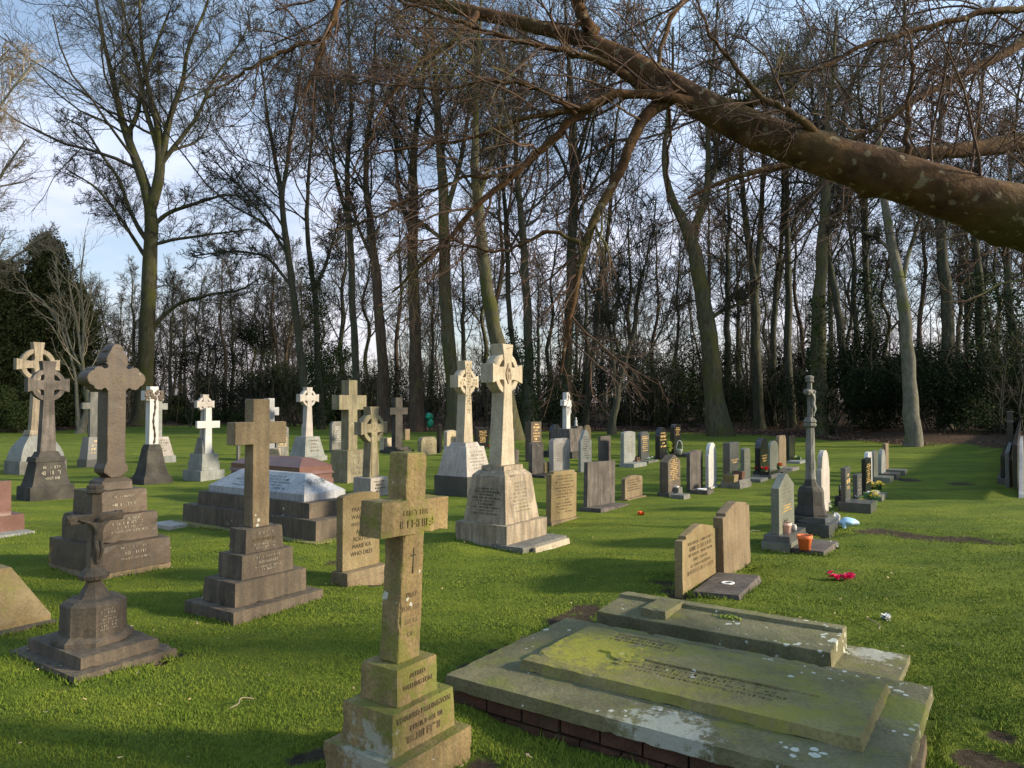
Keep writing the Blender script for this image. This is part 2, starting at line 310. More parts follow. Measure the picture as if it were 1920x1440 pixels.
def groundmat():
    m, t, b = mat('lawn_and_leaf_litter'); l = t.links.new
    g = N(t, 'ShaderNodeNewGeometry')
    def noise(s, d=5, r=.6, sc=None):
        n = N(t, 'ShaderNodeTexNoise'); n.inputs['Scale'].default_value = s; n.inputs['Detail'].default_value = d; n.inputs['Roughness'].default_value = r
        if sc: q = N(t, 'ShaderNodeMapping'); q.inputs['Scale'].default_value = sc; l(g.outputs['Position'], q.inputs[0]); l(q.outputs[0], n.inputs[0])
        else: l(g.outputs['Position'], n.inputs[0])
        return n.outputs[0]
    def ramp(x, a, b_, c1, c2):
        r = N(t, 'ShaderNodeValToRGB'); r.color_ramp.elements[0].position = a; r.color_ramp.elements[1].position = b_; r.color_ramp.elements[0].color = (*c1, 1); r.color_ramp.elements[1].color = (*c2, 1); l(x, r.inputs[0]); return r.outputs[0]
    def mix(f, a, b_, typ='MIX'):
        x = N(t, 'ShaderNodeMixRGB', blend_type=typ)
        for k, v in enumerate((f, a, b_)):
            if isinstance(v, (int, float)): x.inputs[k].default_value = v
            elif isinstance(v, tuple): x.inputs[k].default_value = (*v, 1)
            else: l(v, x.inputs[k])
        return x.outputs[0]
    big = noise(1, 6, .62, (.30, .75, 1)); mid = noise(3, 6, .7); fine = noise(45, 5, .75); vf = noise(260, 2, .6)
    grass = mix(.5, ramp(big, .35, .65, (.095, .142, .018), (.205, .240, .030)), ramp(mid, .3, .7, (.088, .132, .018), (.20, .228, .034)))
    grass = mix(ramp(noise(1, 5, .6, (.8, 2.2, 1)), .42, .62, (0, 0, 0), (.55, .55, .55)), grass, (.050, .090, .020))
    grass = mix(.75, grass, ramp(fine, .3, .68, (.5, .54, .5), (1.2, 1.15, 1.05)), 'MULTIPLY')
    grass = mix(.4, grass, ramp(vf, .35, .65, (.6, .6, .6), (1.2, 1.2, 1.15)), 'MULTIPLY')
    dirt = ramp(noise(26, 7, .75), .3, .72, (.026, .020, .013), (.095, .072, .048))
    litter = ramp(noise(9, 8, .8), .34, .68, (.020, .014, .009), (.115, .07, .042))
    litter = mix(ramp(noise(17, 4, .8), .56, .66, (0, 0, 0), (1, 1, 1)), litter, (.20, .13, .085))
    a1 = N(t, 'ShaderNodeAttribute', attribute_name='soil'); a2 = N(t, 'ShaderNodeAttribute', attribute_name='litter')
    def wob(a, amt, n):
        x = N(t, 'ShaderNodeMath', operation='MULTIPLY_ADD'); x.inputs[1].default_value = amt; l(n, x.inputs[0]); l(a, x.inputs[2])
        r = N(t, 'ShaderNodeMapRange'); r.inputs[1].default_value = .45+amt/2; r.inputs[2].default_value = .62+amt/2; l(x.outputs[0], r.inputs[0]); return r.outputs[0]
    c = mix(wob(a1.outputs['Fac'], .9, noise(17, 6, .7)), grass, dirt)
    c = mix(wob(a2.outputs['Fac'], .7, noise(2.2, 6, .7)), c, litter)
    l(c, b.inputs['Base Color']); b.inputs['Roughness'].default_value = .95; b.inputs['Specular IOR Level'].default_value = .1
    bp = N(t, 'ShaderNodeBump'); bp.inputs['Strength'].default_value = .9; bp.inputs['Distance'].default_value = .035; l(fine, bp.inputs['Height']); l(bp.outputs[0], b.inputs['Normal'])
    return m
gm.materials.append(groundmat())
go = bpy.data.objects.new('ground', gm); COL.objects.link(go); tag(go, 'mown lawn running back to leaf litter under the trees', kind='structure')

from mathutils import noise as mnoise
def worn(o, size=.035, amp=.0022, chip=.006, seed=0):
    """subdivide and weather a stone: gentle unevenness, small chips along its arrises"""
    me = o.data; b = bmesh.new(); b.from_mesh(me)
    for _ in range(7):
        es = [e for e in b.edges if e.calc_length() > size*1.5]
        if not es: break
        bmesh.ops.subdivide_edges(b, edges=es, cuts=1, use_grid_fill=True)
    bmesh.ops.triangulate(b, faces=[f for f in b.faces if len(f.verts) > 4]); b.normal_update()
    off = Vector((seed*7.3, seed*3.1, seed*1.7)); mv = []
    for v in b.verts:
        sharp = any(len(e.link_faces) == 2 and e.calc_face_angle(0) > .35 for e in v.link_edges)
        n1 = mnoise.noise((v.co+off)*9)*amp+mnoise.noise((v.co+off)*34)*amp*.6
        c = 0
        if sharp: q = mnoise.noise((v.co+off)*13)+.6*mnoise.noise((v.co+off)*41); c = -max(0, q-.18)*chip*2.2
        mv.append(v.normal*(n1+c))
    for v, d in zip(b.verts, mv): v.co += d
    b.to_mesh(me); b.free()
def worn_all(root, **k):
    for i, o in enumerate(root.children_recursive):
        if o.type == 'MESH' and not any(s_ in o.name for s_ in ('inscription', 'coped_top', 'incised', 'figure', 'monogram', 'moss', 'knot', 'brick')): worn(o, seed=i+1, **k)
# ------------------------------------------------------------------ lettering
def glyph_rows(w_, z1, z0, rows, y, hgt=None, fill=.55, seed=0, heights=None):
    r = random.Random(seed*7+int(w_*1000)); b = bmesh.new(); pitch = (z1-z0)/rows; hh = hgt or pitch*fill
    for i in range(rows):
        zc = z1-pitch*(i+.5); lw = w_*r.uniform(.45, .98)/2; x = -lw; h = hh*(1.25 if i % 4 == 1 else .85)
        while x < lw:
            gw = h*r.uniform(.45, .75)
            if r.random() < .16: x += gw; continue
            for kk in range(r.choice((2, 2, 3))):
                t = r.choice('vvhd'); th = max(h*.17, .0012)
                if t == 'v': q = [(x+gw*r.choice((.1, .8)), zc-h/2, th, h)]
                elif t == 'h': q = [(x+gw*.1, zc+h*r.choice((-.5, -.08, .36)), gw*.75, th)]
                else: q = [(x+gw*.4, zc-h/2, th, h)]
                for X, Z, W, H in q:
                    v = [b.verts.new(p) for p in ((X, y, Z), (X+W, y, Z), (X+W, y, Z+H), (X, y, Z+H))]; b.faces.new(v)
            x += gw*1.3
    e = bmesh.ops.extrude_face_region(b, geom=b.faces[:])
    bmesh.ops.translate(b, verts=[v for v in e['geom'] if isinstance(v, bmesh.types.BMVert)], vec=(0, -.0015, 0))
    bmesh.ops.recalc_face_normals(b, faces=b.faces); return b
def words(lines, size, m, parent, y, z, pitch=1.35, wmax=None, name='inscription', x=0, rot=None, sx=1.0, bold=0.0):
    c = bpy.data.curves.new('lettering', 'FONT'); c.body = '\n'.join(lines); c.size = size; c.align_x = 'CENTER'; c.align_y = 'TOP'
    c.space_line = pitch; c.extrude = .0012; c.offset = bold; o = bpy.data.objects.new('t', c); COL.objects.link(o)
    me = bpy.data.meshes.new_from_object(o); bpy.data.objects.remove(o); me.name = name
    me.transform(Matrix.Diagonal((sx, 1, 1, 1)))
    me.transform(Matrix.Rotation(math.radians(90), 4, 'X') if rot is None else rot)
    o = obj(name, me, m, parent); o.location = (x, y, z); return o

# ------------------------------------------------------------------ headstones
def arc(cx, cz, r, a0, a1, n, rz=None):
    rz = rz or r
    return [(cx+r*math.cos(a0+(a1-a0)*i/n), cz+rz*math.sin(a0+(a1-a0)*i/n)) for i in range(n+1)]
def outline(kind, w_, h):
    a = w_/2; P = math.pi
    if kind == 'rect': return [(-a, 0), (a, 0), (a, h), (-a, h)]
    if kind == 'soft': return [(-a, 0), (a, 0)]+arc(a*.86, h-a*.2, a*.14, 0, P/2, 4, a*.12)+[(a*.3, h), (-a*.3, h)]+arc(-a*.86, h-a*.2, a*.14, P/2, P, 4, a*.12)
    if kind == 'round': rz = min(a, .3*h); return [(-a, 0), (a, 0)]+arc(0, h-rz, a, 0, P, 16, rz)
    if kind == 'flat_arc': rz = a*.14; return [(-a, 0), (a, 0)]+arc(0, h-rz, a, 0, P, 14, rz)
    if kind == 'segment': rz = a*.3; return [(-a, 0), (a, 0)]+arc(0, h-rz, a, 0, P, 14, rz)
    if kind == 'shoulder_round':
        b = a*.86; zs = h-b*1.05-.02
        return [(-a, 0), (a, 0), (a, zs-.03), (a-.01, zs), (b, zs+.01)]+arc(0, h-b, b, 0, P, 16)[0:]+[(-b, zs+.01), (-a+.01, zs), (-a, zs-.03)]
    if kind == 'gable': return [(-a, 0), (a, 0), (a, h-a*.42), (a*.1, h), (-a*.1, h), (-a, h-a*.42)]
    if kind == 'shoulder_gable':
        zs = h-a*.62
        return [(-a, 0), (a, 0), (a, zs), (a*.80, zs+.01), (a*.80, zs+.05), (a*.3, h), (-a*.3, h), (-a*.80, zs+.05), (-a*.80, zs+.01), (-a, zs)]
    if kind == 'shoulder_flat':
        zs = h-.035; return [(-a, 0), (a, 0), (a, zs), (a*.84, zs), (a*.84, h), (-a*.84, h), (-a*.84, zs), (-a, zs)]
    if kind == 'ogee':
        p = [(a*(1-i/12), h-a*.95*(.5+.5*math.cos(math.pi*(i/12)**.9))*1.0) for i in range(13)]
        return [(-a, 0), (a, 0)]+p+[(-x, z) for x, z in p[::-1][1:]]
    if kind == 'chamfer': c = a*.4; return [(-a, 0), (a, 0), (a, h-c*.8), (a-c*.5, h-c*.1), (a-c, h), (-a+c, h), (-a+c*.5, h-c*.1), (-a, h-c*.8)]
    if kind == 'low_gable': return [(-a, 0), (a, 0), (a, h-.085), (a*.80, h-.082), (a*.80, h-.055), (a*.12, h), (-a*.12, h), (-a*.80, h-.055), (-a*.80, h-.082), (-a, h-.085)]
    if kind == 'half_shoulder':
        zs = h-a*.50; return [(-a, 0), (a, 0), (a, h-.03), (a*.94, h-.012), (-a*.05, h), (-a*.74, zs+.04), (-a*.74, zs), (-a, zs-.01)]
    if kind == 'slant': return [(-a, 0), (a, 0), (a, h*.97), (a*.2, h), (-a, h*.9)]
    if kind == 'pointed':
        p = [(a*math.cos(t), h-a*1.1+a*1.1*math.sin(t)**.8) for t in np.linspace(0, P/2, 9)]; return [(-a, 0), (a, 0)]+p+[(-x, z) for x, z in p[::-1][1:]]
THINGS = {}
def headstone(cx, cy, xr, xl, ytop, prof, m, label, ink=None, rows=0, base=None, lean=(0, 0), rz=0, txt=None, cat='headstone', group=None, z0=0, dmax=.16, top=.86, bot=.3, tw=.78):
    c, w_, d_, s = foot(cx, cy, xr, xl); d_ = min(max(d_, .07), dmax)
    P = G(cx, cy); c = P+U*w_/2-NV*d_/2
    h = (cy-ytop)*s*1.02
    root = empty('headstone', (c[0], c[1], height(c[0:1], c[1:2])[0]-.0), TH+rz, label, cat, group, lean)
    bh = 0
    if base:
        for (bw, bf, bb, bhh, bm_) in base:                    # width, front depth, back depth, height
            bh0 = bh; bm = frust(w_+bw, d_+bf+bb, w_+bw-.006, d_+bf+bb-.006, (-.12 if bh0 == 0 else bh0), bh0+bhh, .006, cy=(bb-bf)/2)
            obj('plinth', bm, M[bm_ or m], root); bh += bhh
    ol = outline(prof, w_, max(.15, h-bh)); ol = [(x, z+bh if z > 0 or bh else z-.1) for x, z in ol]
    obj('slab', prism(ol, d_, .006), M[m], root)
    if ink and rows: 
        hh = h-bh
        obj('inscription', glyph_rows(w_*tw, bh+hh*top, bh+hh*bot, rows, -d_/2-.0005, seed=len(THINGS)+3), M[ink], root)
    FOOT.append((c[0], c[1], w_/2, d_/2)); THINGS[label] = (root, c, w_, d_, h, bh)
    return root, c, w_, d_, h, bh

# ------------------------------------------------------------------ crosses
def latin(ws, wt, aw, za0, za1, zt, z0=0):
    f = lambda z: ws/2+(wt-ws)/2*(z-z0)/(zt-z0)
    return [(-f(z0), z0), (f(z0), z0), (f(za0), za0), (aw/2, za0), (aw/2, za1), (f(za1), za1), (f(zt), zt), (-f(zt), zt), (-f(za1), za1), (-aw/2, za1), (-aw/2, za0), (-f(za0), za0)]
def celtic_outline(ws, wn, R, ext, zc, zt, z0=0, ahw=.5):
    """shaft ws at foot narrowing to wn under the wheel; arms flare outward; round bites in the four corners"""
    n = wn/2; e = wn*ahw*1.18; bite = R*.17; k = n*.80
    def corner(sx, sz, first):                            # concave bite round the inner corner
        c0 = (sx*(k+bite), zc+sz*(k+bite)); pts = []
        for i in range(7):
            a = math.pi*1.5*i/6
            pts.append((c0[0]-sx*bite*math.cos(a*.667-.0)*1.0, c0[1]-sz*bite*math.sin(a*.667)*1.0))
        return pts
    q = lambda sx, sz: [(sx*(k), zc+sz*(k+2.1*bite)), (sx*(k-.1*bite), zc+sz*(k+1.2*bite)), (sx*(k+.0*bite), zc+sz*(k+.5*bite)), (sx*(k+.1*bite), zc+sz*(k+.1*bite)), (sx*(k+.5*bite), zc+sz*k), (sx*(k+1.2*bite), zc+sz*(k-.1*bite)), (sx*(k+2.1*bite), zc+sz*k)]
    pts = [(-ws/2, z0), (ws/2, z0)]
    pts += q(1, -1)+[(ext, zc-e), (ext, zc+e)]+q(1, 1)[::-1]+[(e*.98, zt), (-e*.98, zt)]+q(-1, 1)+[(-ext, zc+e), (-ext, zc-e)]+q(-1, -1)[::-1]
    return pts
def ring_mesh(R, r, d, zc, seg=40):
    b = bmesh.new(); rr = []
    for y in (-d/2, d/2):
        for q in (r, R): rr.append([b.verts.new((q*math.cos(2*math.pi*i/seg), y, zc+q*math.sin(2*math.pi*i/seg))) for i in range(seg)])
    i0, o0, i1, o1 = rr
    for k in range(seg):
        j = (k+1) % seg
        for f, sm in (((i0[k], o0[k], o0[j], i0[j]), 0), ((i1[k], i1[j], o1[j], o1[k]), 0), ((o0[k], o1[k], o1[j], o0[j]), 1), ((i0[k], i0[j], i1[j], i1[k]), 1)):
            fc = b.faces.new(f); fc.smooth = bool(sm)
    bmesh.ops.recalc_face_normals(b, faces=b.faces); return b
def monument(name, c, rz, label, cat, tiers, m, lean=(0, 0), z=None):
    """tiers: (w, d, h, w_top, d_top, curve, partname, material)"""
    root = empty(name, (c[0], c[1], height(np.array([c[0]]), np.array([c[1]]))[0] if z is None else z), TH+rz, label, cat, None, lean)
    zz = 0; first = True
    for tr in tiers:
        w0, d0, h, w1, d1, cv, pn, mm = (list(tr)+[None]*8)[:8]
        w1 = w1 or w0-.008; d1 = d1 or d0-.008
        obj(pn or 'plinth', frust(w0, d0, w1, d1, (zz-.15 if first else zz), zz+h, .008, curve=cv or 0, steps=8 if cv else 1), M[mm or m], root)
        zz += h; first = False
    FOOT.append((c[0], c[1], tiers[0][0]/2, tiers[0][1]/2))
    return root, zz
def figure(parent, m, h, y, zh, name='crucified_figure'):
    """small carved body with outstretched arms on the front of a cross; zh = height of the hands"""
    k = h/1.0
    J = {'pelvis': (0, 0, -.38), 'chest': (0, -.02, -.12), 'neck': (0, -.02, -.02), 'head': (.02, -.06, .07), 'top': (.03, -.06, .14), 'sl': (-.12, 0, -.04), 'el': (-.27, 0, .03), 'hl': (-.42, .02, .09),
         'sr': (.12, 0, -.04), 'er': (.27, 0, .03), 'hr': (.42, .02, .09), 'hipl': (-.06, 0, -.42), 'kl': (-.05, -.08, -.65), 'fl': (-.02, 0, -.9), 'tl': (-.015, -.04, -.96), 'hipr': (.06, 0, -.42), 'kr': (.06, -.08, -.65), 'fr': (.02, 0, -.9), 'tr': (.025, -.04, -.96)}
    Rr = {'pelvis': .085, 'chest': .1, 'neck': .04, 'head': .062, 'top': .045, 'sl': .05, 'el': .033, 'hl': .025, 'sr': .05, 'er': .033, 'hr': .025, 'hipl': .065, 'kl': .045, 'fl': .03, 'tl': .02, 'hipr': .065, 'kr': .045, 'fr': .03, 'tr': .02}
    E = [('pelvis', 'chest'), ('chest', 'neck'), ('neck', 'head'), ('head', 'top'), ('chest', 'sl'), ('sl', 'el'), ('el', 'hl'), ('chest', 'sr'), ('sr', 'er'), ('er', 'hr'), ('pelvis', 'hipl'), ('hipl', 'kl'), ('kl', 'fl'), ('fl', 'tl'), ('pelvis', 'hipr'), ('hipr', 'kr'), ('kr', 'fr'), ('fr', 'tr')]
    ks = list(J); me = bpy.data.meshes.new(name); me.from_pydata([(J[a][0]*k, J[a][1]*k, J[a][2]*k) for a in ks], [(ks.index(a), ks.index(b)) for a, b in E], [])
    o = obj(name, me, m, parent); o.location = (0, y, zh)
    md = o.modifiers.new('skin', 'SKIN'); sv = me.skin_vertices[0].data
    for i, a in enumerate(ks): sv[i].radius = (Rr[a]*k, Rr[a]*k); sv[i].use_root = a == 'pelvis'
    o.modifiers.new('sub', 'SUBSURF').levels = 1; o.modifiers['sub'].render_levels = 2
    return o

# ---- A: tall dark wheel-headed cross, front left
def nearcorner(cx, cy, w_, d_):
    P = G(cx, cy); return P+U*w_/2-NV*d_/2
def celtic(cx, cy, xr, xl, label, m, tiers, shaft, wheel, headm=None, ringm=None, rz=0, carve=None, lean=(0, 0), rows=0, ink='brown_ink', dcap=None, rough_front=None):
    """tiers in photograph pixels at the foot: (front px width, height px, top px width, curve, part, material)
       shaft: (px width foot, px width neck, depth fraction); wheel: (centre px above foot, radius px, arm reach px, top px above centre)"""
    c, w_, d_, s = foot(cx, cy, xr, xl)
    if dcap: d_ = w_*dcap; c = nearcorner(cx, cy, w_, d_)
    px0 = abs(xr-cx); T = []
    for fw, hh, tw, cv, pn, mm in tiers:
        q = fw/px0; q1 = tw/px0
        T.append((w_*q, d_*q, hh*s, w_*q1, d_*q1, cv, pn, mm))
    root, z = monument('cross_monument', c, rz, label, 'cross monument', T, m, lean)
    sc = s*(c[1]/G(cx, cy)[1]) ; ff = 1/abs(U[0]-.0)              # metres along the arms per pixel, foreshortened
    kx = w_/px0*1.0
    sw, sn, dep = shaft; zc, R, ext, up = wheel
    W0, W1 = sw*kx, sn*kx; dd = dep*kx
    ol = celtic_outline(W0, W1, R*sc, ext*kx, z+zc*sc, z+(zc+up)*sc, z)
    obj('cross', prism(ol, dd, .006), M[headm or m], root)
    if R > 0: obj('wheel', ring_mesh(R*sc, R*sc*.74, dd*.88, z+zc*sc), M[ringm or headm or m], root)
    if rows:
        t = T[-1] if len(T) > 1 else T[0]; t = max(T, key=lambda q: q[2])
        i = T.index(t); zb = sum(q[2] for q in T[:i]); sl = (t[1]-t[4])/2/t[2]
        g = glyph_rows((t[0]+t[3])/2*.72, t[2]*.88, t[2]*.2, rows, 0, seed=int(cx)); 
        for v in g.verts: v.co.y += -t[1]/2+sl*v.co.z-.002
        o = obj('inscription', g, M[ink], root); o.location = (0, 0, zb)
    return root, z, c, w_, d_, s, kx, sc, dd, z+zc*sc
# ================================================================== the graves, front to back
def band(root, m, w_, z, y, h, n, seed, name='carving'):
    """low relief: small raised scrolls"""
    r = random.Random(seed); b = bmesh.new()
    for i in range(n):
        x = r.uniform(-w_/2, w_/2); zz = r.uniform(0, h)
        bmesh.ops.create_icosphere(b, subdivisions=1, radius=r.uniform(.25, .6)*w_/4, matrix=Matrix.Translation((x, y, z+zz)) @ Matrix.Diagonal((1, .35, 1, 1)))
    return obj(name, b, m, root)

# 1 leaning mossy cross in the foreground
c = nearcorner(744, 1506, .51, .45)
root, z = monument('stone_cross', c, 0, 'leaning plain cross, mossy and ochre, on three worn steps in the foreground', 'stone cross',
    [(.51, .45, .155, None, None, 0, 'step', 'front'), (.415, .31, .18, None, None, 0, 'step', 'front'), (.27, .225, .16, None, None, 0, 'step', 'front')], 'front')
cr_ = empty('cross', (0, 0, z), 0); cr_.parent = root; cr_.rotation_euler = (math.radians(1.0), math.radians(2.4), 0)
def cross_part(root, ol, d, m, name='cross', tilt=None, z=0, bev=.007):
    o = obj(name, prism(ol, d, bev), m, root); o.location = (0, 0, z)
    if tilt: o.rotation_euler = tilt
    return o
bpy.data.objects.remove(cr_)
X = cross_part(root, latin(.15, .135, .455, .575, .73, .945), .115, M['front'], tilt=(math.radians(1.0), math.radians(2.3), 0), z=z-.004, bev=.009)
ar = frust(.455, .135, .45, .130, .576, .731, .010); 
obj('arm', ar, M['front'], X)
words(['PRAY', 'FOR THE', 'SOULS', 'OF'], .031, M['brown_ink'], X, -.0585, .315, pitch=1.9)
b = prism([(-.003, .395), (.003, .395), (.003, .475), (.018, .475), (.018, .481), (.003, .481), (.003, .512), (-.003, .512), (-.003, .481), (-.018, .481), (-.018, .475), (-.003, .475)], .002, 0, y0=-.0595); obj('incised_cross', b, M['dark_ink'], X)
g = glyph_rows(.25, .70, .60, 2, -.069, seed=3); obj('inscription', g, M['front'], X)
words(['ALFRED', 'WELLINGTON'], .030, M['brown_ink'], root, -.1135, .465, pitch=1.5)
words(['EDWARD MILLINGTON'], .034, M['brown_ink'], root, -.1565, .315)
g = glyph_rows(.33, .27, .18, 2, -.1565, seed=9); obj('inscription', g, M['brown_ink'], root)

# 2 big ledger on a brick base
A = G(833, 1265, .17); SLW, SLL = 1.32, 2.21
root = empty('ledger_tomb', (A[0], A[1], 0), TH, 'large flat mossy tomb slab with a carved cross, on low brick walls, front right', 'ledger tomb')
def slab(bm, x0, x1, y0, y1, z0, z1, bev=.006, tilt=0):
    return frust(x1-x0, y1-y0, x1-x0-.004, y1-y0-.004, z0, z1, bev, bm=bm, cx=(x0+x1)/2, cy=(y0+y1)/2)
# local: x = along the head end (U), y negative = towards the viewer's right (NV)
obj('core', frust(SLW-.14, SLL-.14, SLW-.14, SLL-.14, -.2, .098, .004, cx=SLW/2, cy=-SLL/2), M['soil'], root)
bm = bmesh.new(); rb = random.Random(8)
for row in range(2):
    z0_ = .022-.088*row
    for side in range(4):
        Ls_ = SLL-.08 if side in (0, 2) else SLW-.08; t = -(.11 if row else 0)
        while t < Ls_-.03:
            e_ = min(t+.222, Ls_); s0 = max(t, 0); ln = e_-s0-.012; mid = (s0+e_)/2; jt = rb.uniform(-.006, .006)
            if ln > .03:
                cx_, cy_ = {0: (.07+jt, -.04-mid), 1: (.04+mid, -.09+jt), 2: (SLW-.07-jt, -.04-mid), 3: (.04+mid, -SLL+.09-jt)}[side]
                wx, wy = ((.07, ln) if side in (0, 2) else (ln, .07)); frust(wx, wy, wx, wy, z0_, z0_+.074+rb.uniform(-.003, .002), .006, bm=bm, cx=cx_, cy=cy_)
            t += .222
obj('brick_wall', bm, M['brick'], root)
bm = frust(.05, .9, .05, .9, -.1, .075, .01); o = obj('loose_kerb', bm, M['tan'], root); o.location = (.45, -SLL-.0, 0); o.rotation_euler = (0, 0, math.radians(90)+.04)
obj('base_slab', frust(SLW, SLL, SLW-.012, SLL-.012, .10, .17, .008, cx=SLW/2, cy=-SLL/2), M['slate'], root)
Lc = G(973, 1237, .222); l0 = np.array([np.dot(Lc-A, U), np.dot(Lc-A, NV)])
LW, LL = .80, 1.75
led = obj('ledger', frust(LW, LL, LW-.03, LL-.03, .1702, .222, .010, cx=l0[0]+LW/2, cy=-(l0[1]+LL/2)), M['olive'], root)
ex, ey = l0[0]+LW/2, -(l0[1])
# raised cross along the ledger: head towards the left end
ob = []
cr0 = empty('raised_cross', (0, 0, 0)); bpy.data.objects.remove(cr0)
b = bmesh.new()
R_ = .105; hx = ex+.0; hy = ey-.48
slab(b, hx-.022, hx+.022, hy-1.02, hy+.17, .221, .231, .002)
slab(b, hx-.16, hx+.16, hy-.022, hy+.022, .221, .2305, .002)
t1 = ring_mesh(.105, .015, .012, 0, 24); bmesh.ops.rotate(t1, verts=t1.verts, cent=(0, 0, 0), matrix=Matrix.Rotation(math.radians(90), 3, 'X')); bmesh.ops.translate(t1, verts=t1.verts, vec=(hx, hy, .2245))
tm = bpy.data.meshes.new('t'); t1.to_mesh(tm); b.from_mesh(tm)
obj('raised_cross', b, M['olive'], root)
FA = M['dark_ink']
def ledger_words(rows, x0, y0, y1, parent, z, m, n, seed):
    g = glyph_rows(abs(y1-y0), n*.05, 0, n, 0, hgt=.026, seed=seed)
    for v in g.verts: v.co = Vector((x0+v.co.z, (y0+y1)/2-v.co.x, z-v.co.y)) if False else Vector((v.co.x, v.co.z, -v.co.y))
    bmesh.ops.recalc_face_normals(g, faces=g.faces)
    return g
for k, (xo, yo, n, wd) in enumerate([(-.20, -.35, 4, 1.15), (.20, -.3, 3, .5)]):
    g = ledger_words(0, 0, 0, wd, root, 0, None, n, 21+k)
    bmesh.ops.delete(g, geom=[], context='VERTS') if False else None
    for v in g.verts: v.co.x *= 1
    o = obj('inscription', g, M['brown_ink'], root); 
    # text runs along the length, read from the right side
    o.rotation_euler = (0, 0, math.radians(-90)); o.location = (ex+xo, ey-.95 if k == 0 else ey-.45, .2222)
    o.scale = (1, 1, 1)
FOOT.append((*(A+U*SLW/2+NV*SLL/2)[:2], SLW/2+.02, SLL/2+.02))

# 3 coped kerb stone with a raised cross behind it
A2 = G(1118, 1144, .165); W2, L2 = .50, 1.57
root = empty('coped_grave_stone', (A2[0], A2[1], 0), TH, 'low dark coped grave stone with a raised cross, lying behind the large mossy slab', 'grave stone')
b = bmesh.new()
prof = [(0, -.1), (W2, -.1), (W2, .195), (W2*.74, .205), (W2*.72, .18), (0.0, .158)]
vs = [b.verts.new((x, 0, z_)) for x, z_ in prof]; f = b.faces.new(vs); e = bmesh.ops.extrude_face_region(b, geom=[f])
bmesh.ops.translate(b, verts=[v for v in e['geom'] if isinstance(v, bmesh.types.BMVert)], vec=(0, -L2, 0)); bmesh.ops.recalc_face_normals(b, faces=b.faces); bevel(b, .006, 2)
obj('body', b, M['slate'], root)
b = bmesh.new(); slab(b, .06, W2*.80, -.50, -.32, .16, .218, .006); o = obj('raised_cross', b, M['slate'], root)
obj('foot_slab', frust(W2+.1, .42, W2+.1, .41, -.1, .05, .01, cx=W2/2+.03, cy=-L2-.15), M['slate'], root)
r_ = random.Random(3); b = bmesh.new()
for i in range(60):
    bmesh.ops.create_icosphere(b, subdivisions=1, radius=r_.uniform(.006, .014), matrix=Matrix.Translation((.30+r_.gauss(0, .018), -.86+r_.gauss(0, .035), .176+r_.random()*.01)))
obj('moss_tuft', b, plain('bright_moss', (.13, .17, .02), .95), root)
FOOT.append((*(A2+U*W2/2+NV*(L2+.15)/2)[:2], W2/2+.05, (L2+.35)/2))

# 4 small crucifix monument on an octagonal pedestal, front left
c, w_, d_, s = foot(138, 1284, 339, 22)
root, z = monument('crucifix_monument', c, .0, 'small weathered crucifix on an eight-sided pedestal and two square slabs, front left', 'crucifix monument',
    [(w_, d_, .03, None, None, 0, 'base_slab', 'browntan'), (w_*.76, d_*.80, .072, None, None, 0, 'step', 'browntan')], 'soot')
rr = .195
obj('pedestal', lathe([(rr*1.22, z), (rr*1.22, z+.025), (rr*1.08, z+.045), (rr*1.0, z+.055), (rr*1.0, z+.235), (rr*.99, z+.242), (rr*.84, z+.262), (rr*.60, z+.27)], 8, True), M['browntan'], root)
zz = z+.268
obj('collar', lathe([(rr*.54, zz), (rr*.46, zz+.018), (rr*.42, zz+.035), (rr*.27, zz+.085), (rr*.24, zz+.10), (rr*.26, zz+.11), (rr*.46, zz+.118), (rr*.49, zz+.145), (rr*.36, zz+.17), (rr*.22, zz+.20)], 8, True), M['browntan'], root)
zz += .185
sh = cross_part(root, latin(.085, .066, .34, .30, .355, .49), .058, M['browntan'], 'cross', z=zz)
obj('cap', lathe([(.042, .485), (.055, .495), (.055, .508), (.046, .515), (.05, .527), (.05, .54), (.02, .548)], 8, True), M['browntan'], sh)
for sx in (-1, 1):
    e_ = obj('arm_end', lathe([(.026, 0), (.034, .01), (.034, .026), (.028, .032), (.035, .038), (.034, .055), (.015, .062)], 8, True), M['browntan'], sh); e_.location = (sx*.125, 0, .328); e_.rotation_euler = (0, sx*math.radians(90), 0)
figure(sh, M['browntan'], .28, -.046, .305)
obj('inscription', glyph_rows(.12, z+.225, z+.08, 7, -rr*.925-.003, seed=8), M['pale_ink'], root)

# 5 tan plain cross on four steps
c, w_, d_, s = foot(440, 1168, 612, 347)
k = w_/172
root, z = monument('stone_cross', c, 0, 'tall plain tan cross on four dark stepped blocks, carved with a family name', 'stone cross',
    [(w_, d_*.95, 22*s, None, None, 0, 'base_slab', 'browntan'), (136*k, 136*k*.60, 46*s, None, None, 0, 'step', 'browntan'), (98*k, 98*k*.62, 47*s, None, None, 0, 'step', 'browntan'), (71*k, 71*k*.60, 47*s, None, None, 0, 'step', 'browntan')], 'browntan')
sc = s*1.085; kk = k*1.02
H = 240*sc
X = cross_part(root, latin(32*kk, 31*kk, 96*kk, H*.645, H*.82, H), 22*kk, M['tan'], z=z, bev=.008)
words(['JAMES PHILLIPS'], .034, M['brown_ink'], root, -71*k*.60/2-.001, z-.075)
obj('inscription', glyph_rows(.22, z-.02, z-.06, 1, -71*k*.60/2-.001, seed=2), M['pale_ink'], root)
obj('inscription', glyph_rows(.26, z-.115, z-.17, 2, -71*k*.60/2-.001, seed=4), M['pale_ink'], root)
words(['ANN HARRIET'], .030, M['pale_ink'], root, -98*k*.31-.001, z-47*s-.06)
